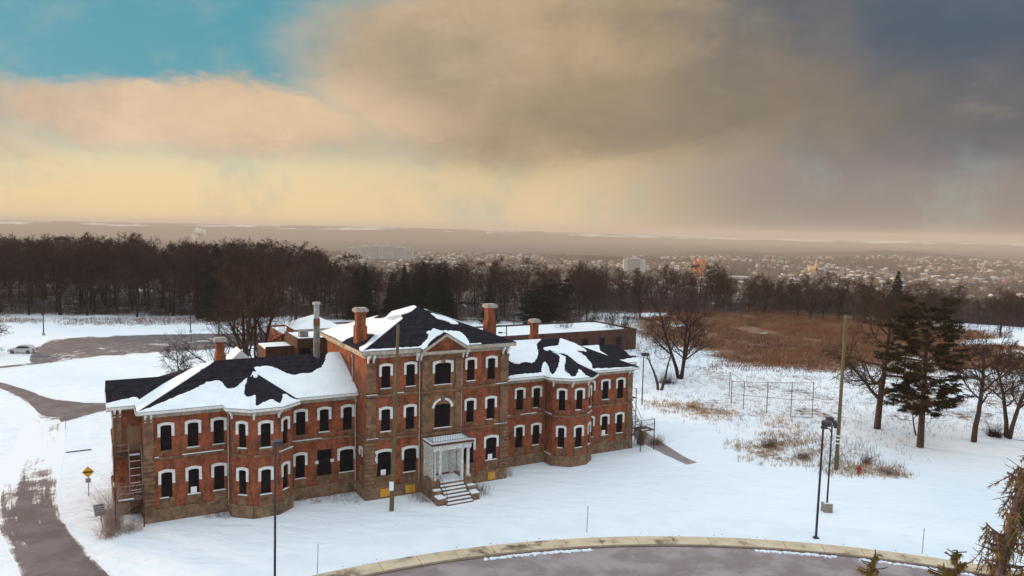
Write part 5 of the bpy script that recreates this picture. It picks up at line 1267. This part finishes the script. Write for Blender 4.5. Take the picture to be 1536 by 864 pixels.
stems('undergrowth', 14000, band(860, 1700, 232, 262), 3., 8., .04, BRUSH, 33, kids=5)
stems('undergrowth', 2600, band(770, 1010, 150, 205), 1., 4, .022, BRUSH, 5, kids=3)
def in_poly(poly, rag=0.):
    P_ = np.array(poly); lo, hi = P_.min(0), P_.max(0); buf = []
    def f(r):
        while not buf:
            x = r.uniform(lo[0], hi[0], 4000); y = r.uniform(lo[1], hi[1], 4000)
            k = poly_mask(x, y, poly, 6 if not rag else 26) > r.rand(4000)
            if rag: k &= (fbm(x / 9, y / 9, 4, 21) * .5 + fbm(x / 30 + 5, y / 22, 3, 22) * .5) > rag
            buf.extend(zip(x[k], y[k]))
        return buf.pop()
    return f
def blades(name, n, where, h0, h1, w, mat, seed, clump=5, spread=.25):
    r = np.random.RandomState(seed); V = []
    for i in range(n):
        x, y = where(r); z = tz(x, y) if math.hypot(x, y) > 250 else 0.
        hs = r.uniform(h0, h1)
        for k in range(clump):
            bx, by = x + r.normal(0, spread), y + r.normal(0, spread); a = r.rand() * 3.14; h = hs * r.uniform(.6, 1.2); ww = w * r.uniform(.6, 1.3)
            V += [(bx - ww * math.cos(a), by - ww * math.sin(a), z), (bx + ww * math.cos(a), by + ww * math.sin(a), z), (bx + r.normal(0, h * .35), by + r.normal(0, h * .35), z + h)]
    V = np.array(V); Q = np.arange(len(V)).reshape(-1, 3); o = np_mesh(name, V, Q, mat); o['kind'] = 'stuff'; return o
RUSTG = material('rust_grass', (.24, .10, .050), (.29, .15, .085), .06, .95, spec=.05, c3=(.10, .06, .045), s3=.12, f3=.8)
STRAW = material('straw_grass', (.56, .35, .17), (.40, .24, .12), .5, .95, spec=.05)
WEED = material('weed_stems', (.15, .085, .065), (.30, .19, .13), .5, .95, spec=.05)
blades('dry_meadow', 12000, in_poly(MEADOW, .47), .4, 1.2, .05, RUSTG, 1, 5, .5)
blades('dry_meadow', 3500, in_poly(MEADOW2, .5), .4, 1.2, .05, RUSTG, 2, 5, .5)
for k, g_ in enumerate(GOLD): blades('straw_grass', (330, 200, 60, 200, 160, 220)[k], in_poly(g_), .25, .6, .03, STRAW, 10 + k, 7, .22)
blades('field_weeds', 4200, in_poly(THIN), .2, .8, .018, WEED, 20, 4, .3)
blades('field_weeds', 260, in_poly(gp([(1140, 650), (1240, 655), (1370, 712), (1240, 715)])), .3, 1.1, .02, WEED, 21, 6, .3)
blades('edge_grass', 900, in_poly(gp([(90, 478), (330, 478), (330, 486), (100, 488)])), .3, .9, .04, WEED, 22, 5, .5)
blades('edge_grass', 200, in_poly(gp([(-20, 479), (60, 479), (60, 485), (-20, 485)])), .3, .9, .04, WEED, 23, 5, .5)
stems('field_brush', 2600, in_poly(gp([(950, 490), (1100, 500), (1250, 560), (1200, 570), (1080, 552), (985, 530)])), .4, 1.6, .014, BRUSH, 34, kids=4)
stems('field_brush', 1600, in_poly(gp([(1080, 560), (1400, 575), (1400, 640), (1200, 640)])), .2, .8, .010, BRUSH, 35, kids=4)
def wl(poly): return [tuple(L2W(u, v, 0)[:2]) for u, v in poly]
blades('wall_weeds', 60, in_poly(wl([(-20.5, .2), (-18.7, .2), (-18.7, 1.1), (-20.5, .9)])), .15, .5, .012, WEED, 24, 6, .15)
blades('wall_weeds', 110, in_poly(wl([(-13, .2), (-7.5, .2), (-7.6, 2.8), (-9, 1.5), (-13, .9)])), .15, .5, .012, WEED, 25, 6, .15)
blades('wall_weeds', 70, in_poly(wl([(-3, 3.3), (-2.2, 3.3), (-2.2, 6), (-3, 6)])), .2, .5, .012, WEED, 26, 6, .15)
blades('wall_weeds', 90, in_poly(wl([(2.3, 4), (3.3, 3.6), (3.3, 7), (2.4, 7)])), .3, .8, .012, WEED, 27, 6, .2)
blades('wall_weeds', 60, in_poly(wl([(7.4, .3), (8.4, .3), (8.0, 2.9), (7.4, 2.9)])), .15, .4, .012, WEED, 28, 6, .15)
# shrubs
def shrub(px, py, h, label, n=260, mat=WEED, lean=.45, spread=.5, rad=.012, u=None, group=None, cat='shrub'):
    p = at(px, py) if u is None else L2W(*u); r = np.random.RandomState(int(px + py)); S = []
    for k in range(n):
        a = r.rand() * 6.283; b = np.array([math.cos(a), math.sin(a), 0]) * spread * r.rand(); d = np.array([r.normal(0, lean), r.normal(0, lean), 1.]); d /= np.linalg.norm(d); q = b
        hh = h * r.uniform(.5, 1.1)
        for s_ in range(4):
            e = q + d * hh / 4; S.append(np.concatenate([q, e, [rad * (1 - s_ * .2), rad * (.8 - s_ * .2)]])); q = e; d = d + r.normal(0, .25, 3) - np.array([0, 0, .12]); d /= np.linalg.norm(d)
    o = mesh_obj('shrub', tubes_mesh('shrub', S, mat, 3)); o.location = p; tag(o, label, cat, group); return o
VINE = material('vine_stems', (.52, .42, .35), (.30, .19, .155), 1.2, .95, spec=.05)
shrub(178, 800, 4.2, 'tall tangle of pale dry vines climbing the left fire escape', 300, VINE, .22, .75, .014, u=(-27.75, .1, 0))
shrub(165, 803, 1.6, 'low dry brush at the foot of the leaning notice board', 200, VINE, .5, 1.1, .012)
shrub(190, 800, 1.2, 'low brush beneath the left fire escape', 130, VINE, .6, 1.0, .012, u=(-26.5, 1.0, 0))
shrub(975, 640, 3.4, 'leafless vine draped over the right fire escape', 240, WEED, .25, .5, .012, u=(27.4, -.6, 0))
shrub(1000, 660, 1.8, 'purplish thicket right of the right fire escape', 160, WEED, .5, .9, .012, u=(29.2, .2, 0))
shrub(1492, 655, 2.4, 'heap of brush between the two rightmost field trees', 200, BARKD, .8, .8, .02)
shrub(1155, 672, 1.6, 'reddish shrub clump in the snow below the enclosure', 260, WEED, .5, .8, .014)
shrub(1205, 688, 1.3, 'low reddish shrub left of the twin lamp posts', 200, WEED, .6, 1.1, .014)
shrub(1300, 696, 1.5, 'brown shrub standing behind the hydrant', 160, WEED, .5, .5, .014)
shrub(1335, 712, 1.0, 'low rust shrub right of the hydrant', 200, WEED, .6, 1.2, .012)
shrub(1040, 612, .9, 'small dark tuft on the snow left of the enclosure', 120, WEED, .6, .6, .014)
shrub(1000, 575, 2.2, 'brush around the foot of the forked dead tree', 240, BARKD, .7, 1.6, .016)
shrub(838, 481, 2.2, 'brown bush at the edge of the snow behind the right chimney', 300, WEED, .6, 3., .03)

# -- nearest tree: top of a conifer at the lower right corner
def near_top():
    o = empty('conifer_top', (6.05, 9.0, 0)); tag(o, 'ragged drooping conifer top close to the camera in the lower right corner', 'tree')
    r = np.random.RandomState(5); T = []; 
    z0 = 19.0; tr = [np.array([-.20, -.1, -.3]), np.array([-.15, 0, 12.]), np.array([-.02, 0, 20.6]), np.array([.07, 0, 21.3]), np.array([.18, 0, 21.85]), np.array([.36, .05, 22.2]), np.array([.62, .1, 22.7])]; rr_ = [.24, .13, .06, .048, .038, .024, .009]
    for a, b, ra, rb in zip(tr[:-1], tr[1:], rr_[:-1], rr_[1:]): T.append(np.concatenate([a, b, [ra, rb]]))
    N = []
    def on(z):
        for a, b in zip(tr[:-1], tr[1:]):
            if a[2] <= z <= b[2]: return a + (b - a) * (z - a[2]) / (b[2] - a[2])
        return tr[-1]
    for k in range(84):
        z = 22.6 - 2.6 * (k / 74) ** 1.1 if k < 74 else r.uniform(12.5, 19.4); p = on(z); a = r.rand() * 6.283; L_ = (.10 + (22.7 - z) * .085) * r.uniform(.6, 1.4) if k < 74 else r.uniform(.3, .9)
        L_ = min(L_, 2.8)
        d = np.array([math.cos(a), math.sin(a), r.uniform(.0, .4)]); q = p; segs = 6
        for s_ in range(segs):
            d = d + r.normal(0, .10, 3) + np.array([0, 0, -.03 if s_ < 3 else .06]); d /= np.linalg.norm(d); e = q + d * L_ / segs; w0 = .022 * (1 - s_ / segs) * min(1.6, .6 + L_) + .005; T.append(np.concatenate([q, e, [w0, w0 * .85]]))
            for tw in range(2 if r.rand() < .6 else 1):
                f = r.rand(); b = q + (e - q) * f; hd = np.array([r.normal(0, .3), r.normal(0, .3), -1.]); hd /= np.linalg.norm(hd)
                if r.rand() < .35: 
                    hd = np.array([r.normal(0, 1), r.normal(0, 1), r.normal(.2, .5)]); hd /= np.linalg.norm(hd); T.append(np.concatenate([b, b + hd * r.uniform(.08, .28), [.006, .003]])); continue
                ln = r.uniform(.10, .30); T.append(np.concatenate([b, b + hd * ln, [.008, .003]]))
                for nn in range(26):
                    c = b + hd * ln * r.rand(); dd = hd * .8 + r.normal(0, .55, 3); dd /= np.linalg.norm(dd); sd_ = np.cross(dd, r.normal(0, 1, 3)); sd_ /= np.linalg.norm(sd_) + 1e-9; nl_ = r.uniform(.04, .09)
                    N += [c - sd_ * .006, c + sd_ * .006, c + dd * nl_]
            q = e
    mesh_obj('trunk', tubes_mesh('trunk', T, material('conifer_bark', (.085, .048, .042), (.15, .095, .08), 6., .9, .01, 30.), 6), o)
    N = np.array(N); mesh_obj('crown', np_mesh('crown', N, np.arange(len(N)).reshape(-1, 3), material('olive_needles', (.13, .10, .018), (.22, .14, .035), 4., .8, spec=.2, c3=(.16, .06, .05), s3=7., f3=.7), parent=False), o)
near_top()
def near_tuft(x, y, top, label, seed, n=14, spread=.5):
    o = empty('conifer_top', (x, y, 0)); tag(o, label, 'tree'); r = np.random.RandomState(seed); T = [np.array([0, 0, -.3, 0, 0, top, .22, .012])]; N = []
    for k in range(n * 3):
        z = top - (k / 3) ** 1.1 * .09; a = r.rand() * 6.283; L_ = .1 + (top - z) * .55 * r.uniform(.6, 1.2); d = np.array([math.cos(a), math.sin(a), .35]); q = np.array([0, 0, z])
        for s_ in range(5):
            d = d + r.normal(0, .12, 3); d /= np.linalg.norm(d); e = q + d * L_ / 5; T.append(np.concatenate([q, e, [.009, .007]]))
            if k > 6 or s_ < 2:
                for nn in range(30):
                    c = q + (e - q) * r.rand() + np.array([0, 0, -.02]); dd = np.array([r.normal(0, .5), r.normal(0, .5), -.9]); dd /= np.linalg.norm(dd); sd_ = np.cross(dd, r.normal(0, 1, 3)); sd_ /= np.linalg.norm(sd_) + 1e-9
                    N += [c - sd_ * .006, c + sd_ * .006, c + dd * r.uniform(.05, .11)]
            q = e
    mesh_obj('trunk', tubes_mesh('trunk', T, bpy.data.materials['conifer_bark'], 5), o); N = np.array(N)
    mesh_obj('crown', np_mesh('crown', N, np.arange(len(N)).reshape(-1, 3), bpy.data.materials['olive_needles'], parent=False), o)
D_ = 9.5
for px, py, lb, sd_ in ((1436, 826, 'small olive conifer tip left of the ragged conifer top', 3), (1312, 832, 'thin twiggy conifer tip over the kerb at the bottom edge', 8)):
    q = ray(px, py); q = Vector((0, 0, H)) + q * (D_ / q.y); near_tuft(q.x, q.y, q.z, lb, sd_)
# ------------------------------------------------------------------ the town in the valley
def dpos(px, D): x = (px - 768) / F * D; return x, D, tz(x, D)
HW = [material('house_cream', (.55, .46, .34), (.45, .37, .28), .02, .8), material('house_brick', (.42, .19, .11), (.33, .16, .10), .02, .85), material('house_grey', (.40, .40, .42), (.30, .30, .32), .02, .8)]
RS = material('town_roof_snow', (.58, .58, .58), (.42, .42, .42), .01, .8); RD = material('town_roof_dark', (.10, .08, .08), (.2, .18, .18), .02, .9)
def house_mesh(mat, roofm, a, b, h, rh):
    m = MB(False); m.box(-a, a, -b, b, -1, h); m.mi = 1
    m.add([(-a - .4, -b - .4, h - .1), (a + .4, -b - .4, h - .1), (a + .4, b + .4, h - .1), (-a - .4, b + .4, h - .1), (-a - .4, 0, h + rh), (a + .4, 0, h + rh)], [(0, 1, 5, 4), (2, 3, 4, 5), (0, 4, 3), (1, 2, 5), (0, 3, 2, 1)])
    o = m.build('house', [mat, roofm]); me = o.data; bpy.data.objects.remove(o); return me
HM = []
for i, (a, b, h, rh) in enumerate(((5, 4, 5.5, 2.6), (6.5, 4.5, 4, 2.4), (4.5, 4.5, 6.5, 3))): HM.append((house_mesh(HW[i], RS, a, b, h, rh), ['cream', 'red brick', 'grey'][i])); HM.append((house_mesh(HW[i], RD, a, b, h, rh), ['cream', 'red brick', 'grey'][i] + ' dark-roofed'))
rc = random.Random(5); taken = []; n = 0
def street(x, y): return fbm(np.array([x / 260.]), np.array([y / 260.]), 3, 44)[0]
while n < 200:
    px = rc.uniform(840, 1600); D = rc.uniform(900, 1750); x = (px - 768) / F * D
    if street(x, D) < .44 or any((x - a) ** 2 + (D - b) ** 2 < 400 for a, b in taken[-400:]): continue
    taken.append((x, D)); me, nm = HM[rc.randrange(6) if rc.random() < .5 else rc.choice((0, 2, 4))]
    o = mesh_obj('town_house', me); o.location = (x, D, tz(x, D)); o.rotation_euler[2] = rc.choice((.3, .3 + math.pi / 2)) + rc.uniform(-.1, .1); s = rc.uniform(.85, 1.35); o.scale = (s, s, s)
    tag(o, nm + ' gabled house among bare trees in the valley below the hill', 'house', nm + ' houses in the valley'); n += 1
# thousands more, one mass
def mass_houses(n, pxr, dr, thr, seed, big=1.):
    r = random.Random(seed); m = MB(False); k = 0; tr = 0
    while k < n and tr < n * 12:
        tr += 1; px = r.uniform(*pxr); D = r.uniform(*dr); x = (px - 768) / F * D
        if street(x, D) < thr: continue
        z = tz(x, D); a, b, h = r.uniform(4, 9) * big, r.uniform(4, 6) * big, r.uniform(5, 12) * big; t = r.choice((.3, .3 + math.pi / 2)); ca, sa = math.cos(t), math.sin(t)
        R2 = lambda u, v, w: (x + u * ca - v * sa, D + u * sa + v * ca, z + w)
        m.mi = r.choice((0, 0, 1, 2)); m.add([R2(*c) for c in ((-a, -b, -3), (a, -b, -3), (a, b, -3), (-a, b, -3), (-a, -b, h), (a, -b, h), (a, b, h), (-a, b, h))], [(0, 1, 5, 4), (1, 2, 6, 5), (2, 3, 7, 6), (3, 0, 4, 7)])
        m.mi = 3 if r.random() < .45 else 4; m.add([R2(*c) for c in ((-a, -b, h), (a, -b, h), (a, b, h), (-a, b, h), (-a, 0, h + 2.6), (a, 0, h + 2.6))], [(0, 1, 5, 4), (2, 3, 4, 5), (0, 4, 3), (1, 2, 5)]); k += 1
    m.build('distant_houses', HW + [RS, RD], recalc=False)['kind'] = 'stuff'
mass_houses(1150, (480, 1620), (1900, 3400), .5, 1); mass_houses(160, (830, 1620), (1000, 1900), .48, 2)
# trees of the town, massed
def mass_trees(n, pxr, dr, seed, s0=3, s1=7, thr=0.):
    r = np.random.RandomState(seed); V = []; 
    for i in range(n):
        px = r.uniform(*pxr); D = dr[0] + (dr[1] - dr[0]) * r.rand(); x = (px - 768) / F * D; z = tz(x, D); h = r.uniform(s0, s1) * 1.6; w = r.uniform(s0, s1) * .7
        for k in range(10):
            c = np.array([x + r.normal(0, w * .5), D + r.normal(0, w * .5), z + h * r.uniform(.25, .9)]); V += [c + r.normal(0, w * .35, 3), c + r.normal(0, w * .35, 3), c + r.normal(0, w * .35, 3)]
        V += [np.array([x - .25, D, z - 1]), np.array([x + .25, D, z - 1]), np.array([x, D, z + h])]
    V = np.array(V); o = np_mesh('town_trees', V, np.arange(len(V)).reshape(-1, 3), TOWNT); o['kind'] = 'stuff'
TOWNT = material('far_twigs', (.060, .040, .036), (.10, .068, .055), .004, 1., spec=.0)
mass_trees(14000, (840, 1640), (480, 1500), 1, 4, 8); mass_trees(15000, (480, 1640), (1500, 3400), 2, 5, 9)
# landmark buildings
def block_thing(name, px, D, label, cat): x, y, z = dpos(px, D); o = empty(name, (x, y, z)); tag(o, label, cat); return o
CREAMB = material('tower_concrete', (.56, .55, .52), (.50, .49, .47), .02, .8); REDB = material('red_tower_wall', (.78, .20, .07), (.70, .17, .06), .03, .8); DK = material('tower_glazing', (.16, .16, .18), (.12, .12, .13), .05, .5)
# long pale slab blocks
P0 = block_thing('apartment_block', 571, 2600, 'long pale apartment block of several linked slabs above the spruces', 'building')
for k, (a, w, h) in enumerate(((-98, 40, 48), (-56, 28, 52), (-20, 36, 55), (22, 36, 56), (62, 40, 52), (98, 26, 46))):
    m = MB(False); m.box(a - w / 2, a + w / 2, -8, 8, -5, h); m.box(a - 4, a + 4, -4, 4, h, h + 5); b_ = m.build('slab', CREAMB, P0)
    for zz in np.arange(4, h - 2, 4.2): m = MB(False); m.box(a - w / 2 + 2, a + w / 2 - 2, -8.25, -8.05, zz, zz + 1.9); m.build('window_band', DK, b_)
P0 = block_thing('apartment_block', 949, 2150, 'pale grey apartment tower left of the red tower', 'building')
m = MB(False); m.box(-28, -18, -9, 9, -5, 40); m.box(-17.8, 20, -7, 9, -5, 44); m.box(20.2, 34, -9, 9, -5, 41); m.box(0, 9, -3, 3, 44, 49); m.build('tower_wall', CREAMB, P0)
for zz in np.arange(3, 40, 3.6): m = MB(False); m.box(-16.5, 18.5, -7.3, -7.05, zz, zz + 1.7); m.build('window_band', DK, P0)
P0 = block_thing('red_tower', 1048, 2100, 'bright orange-red apartment tower catching the low sun', 'building')
m = MB(False); m.box(-14, -4.1, -8, 9, -5, 42); m.box(-4, 4.8, -10, 9, -5, 50); m.box(4.9, 15, -8, 9, -5, 47); m.build('tower_wall', REDB, P0)
rg = material('red_glazing', (.30, .10, .06), None, rough=.5)
for zz in np.arange(3, 44, 3.5):
    for xa, xb in ((-12.5, -5.2), (6., 13.5)): m = MB(False); m.box(xa, xb, -8.3, -8.05, zz, zz + 1.4); m.build('window_band', rg, P0)
P0 = block_thing('low_hall', 1085, 1850, 'long low red brick hall with snowy flat roof beside the red tower', 'building')
m = MB(False); m.box(-62, 62, -16, 16, -4, 9); m.build('hall_wall', HW[1], P0); m = MB(False); m.box(-62, 62, -16, 16, 9.02, 10); m.box(20, 62, -16, 16, 10, 14); m.build('roof', RS, P0)
CHM = material('church_stone', (.72, .42, .20), (.62, .36, .18), .05, .85)
P0 = block_thing('church', 1221, 2300, 'tan stone church with tower and spire lit by the sun', 'church')
m = MB(False); m.box(-16, 2, -8, 8, -4, 18); m.add([(-16, -8, 18), (2, -8, 18), (2, 8, 18), (-16, 8, 18), (-16, 0, 27), (2, 0, 27)], [(0, 1, 5, 4), (2, 3, 4, 5), (0, 4, 3), (1, 2, 5)]); m.build('nave', CHM, P0)
m = MB(False); m.box(2.1, 10, -4, 4, -4, 32); m.build('tower', CHM, P0); m = MB(False); m.tube((6, 0, 32), (6, 0, 52), 4.2, .3, 8); m.build('spire', CHM, P0)
# factory steam
def steam(px, D, z0, s, label, n=16, seed=1):
    r = random.Random(seed); sp = []
    for k in range(n): t = k / (n - 1); sp.append((s * (r.gauss(0, .18) + t * .35), r.gauss(0, .2) * s, z0 + s * 1.0 * t, s * (.22 + .3 * t) * r.uniform(.6, 1.1), s * .3, s * (.22 + .2 * t)))
    x, y, z = dpos(px, D); m_ = material('steam', (.9, .88, .85), (.8, .78, .75), .02, 1., spec=0.); g = NT(m_.node_tree); tc = g.new('ShaderNodeTexCoord')
    g.put(g.n['Principled BSDF'].inputs['Alpha'], g.ss(g.noise(tc.outputs['Object'], .05, 5, .6), .35, .65, .25, .95)); g.put(g.n['Principled BSDF'].inputs['Subsurface Weight'], .3)
    o = lumps('steam_plume', sp, m_, seed); o.location = (x, y, z); o['kind'] = 'stuff'; o['label'] = label
steam(294, 4200, 20, 52, 'white steam plume drifting over the valley')
# bright snowfields and ice far off
def field(name, px0, px1, D0, D1, lift=3.):
    V = []; N = 14; M = 5; r = random.Random(int(px0))
    for j in range(M):
        for i in range(N):
            D = D0 + (D1 - D0) * j / (M - 1) * (.7 + .3 * math.sin(i * 1.3 + px0)); px = px0 + (px1 - px0) * i / (N - 1); 
            if i in (0, N - 1): D = (D0 + D) / 2
            x = (px - 768) / F * D; V.append((x, D, tz(x, D) + lift))
    np_mesh(name, V, [(j * N + i, j * N + i + 1, (j + 1) * N + i + 1, (j + 1) * N + i) for j in range(M - 1) for i in range(N - 1)], RS)['kind'] = 'structure'
# trodden snow: faint trails over the lawn
sp = []; rt = random.Random(9)
for (pa, pb) in (((690, 752), (905, 800)), ((560, 775), (300, 800)), ((1000, 700), (1200, 735)), ((120, 700), (168, 740)), ((700, 760), (560, 800))):
    A_, B_ = at(*pa), at(*pb); L_ = (B_ - A_).length; nrm = Vector((-(B_ - A_).y, (B_ - A_).x, 0)).normalized()
    for k in range(int(L_ / .38)):
        q = A_ + (B_ - A_) * (k * .38 / L_) + nrm * ((.16 if k % 2 else -.16) + .7 * math.sin(k * .07 + pa[0])); sp.append((q.x, q.y, .0, rt.uniform(.10, .2), rt.uniform(.06, .12), rt.uniform(.02, .05)))
tag(lumps('trodden_snow', sp, SNOW, 12), kind='stuff')
# air: one closed box of even haze round the camera and the whole scene
m = MB(False); m.box(-15500, 15500, -15500, 15500, -175, 75)
hz = m.build('haze', [], None) if False else None
me = bpy.data.meshes.new('haze'); me.from_pydata(m.V, [], m.Fc)
hm = bpy.data.materials.new('haze'); hm.use_nodes = True; g = NT(hm.node_tree); g.n.clear(); v = g.new('ShaderNodeVolumePrincipled'); v.inputs['Color'].default_value = (.88, .78, .66, 1); v.inputs['Density'].default_value = 1.4e-4; v.inputs['Anisotropy'].default_value = .0
o_ = g.new('ShaderNodeOutputMaterial'); g.l.new(v.outputs[0], o_.inputs['Volume'])
me.materials.append(hm); hz = mesh_obj('haze', me); hz['kind'] = 'stuff'
hm.cycles.homogeneous_volume = True
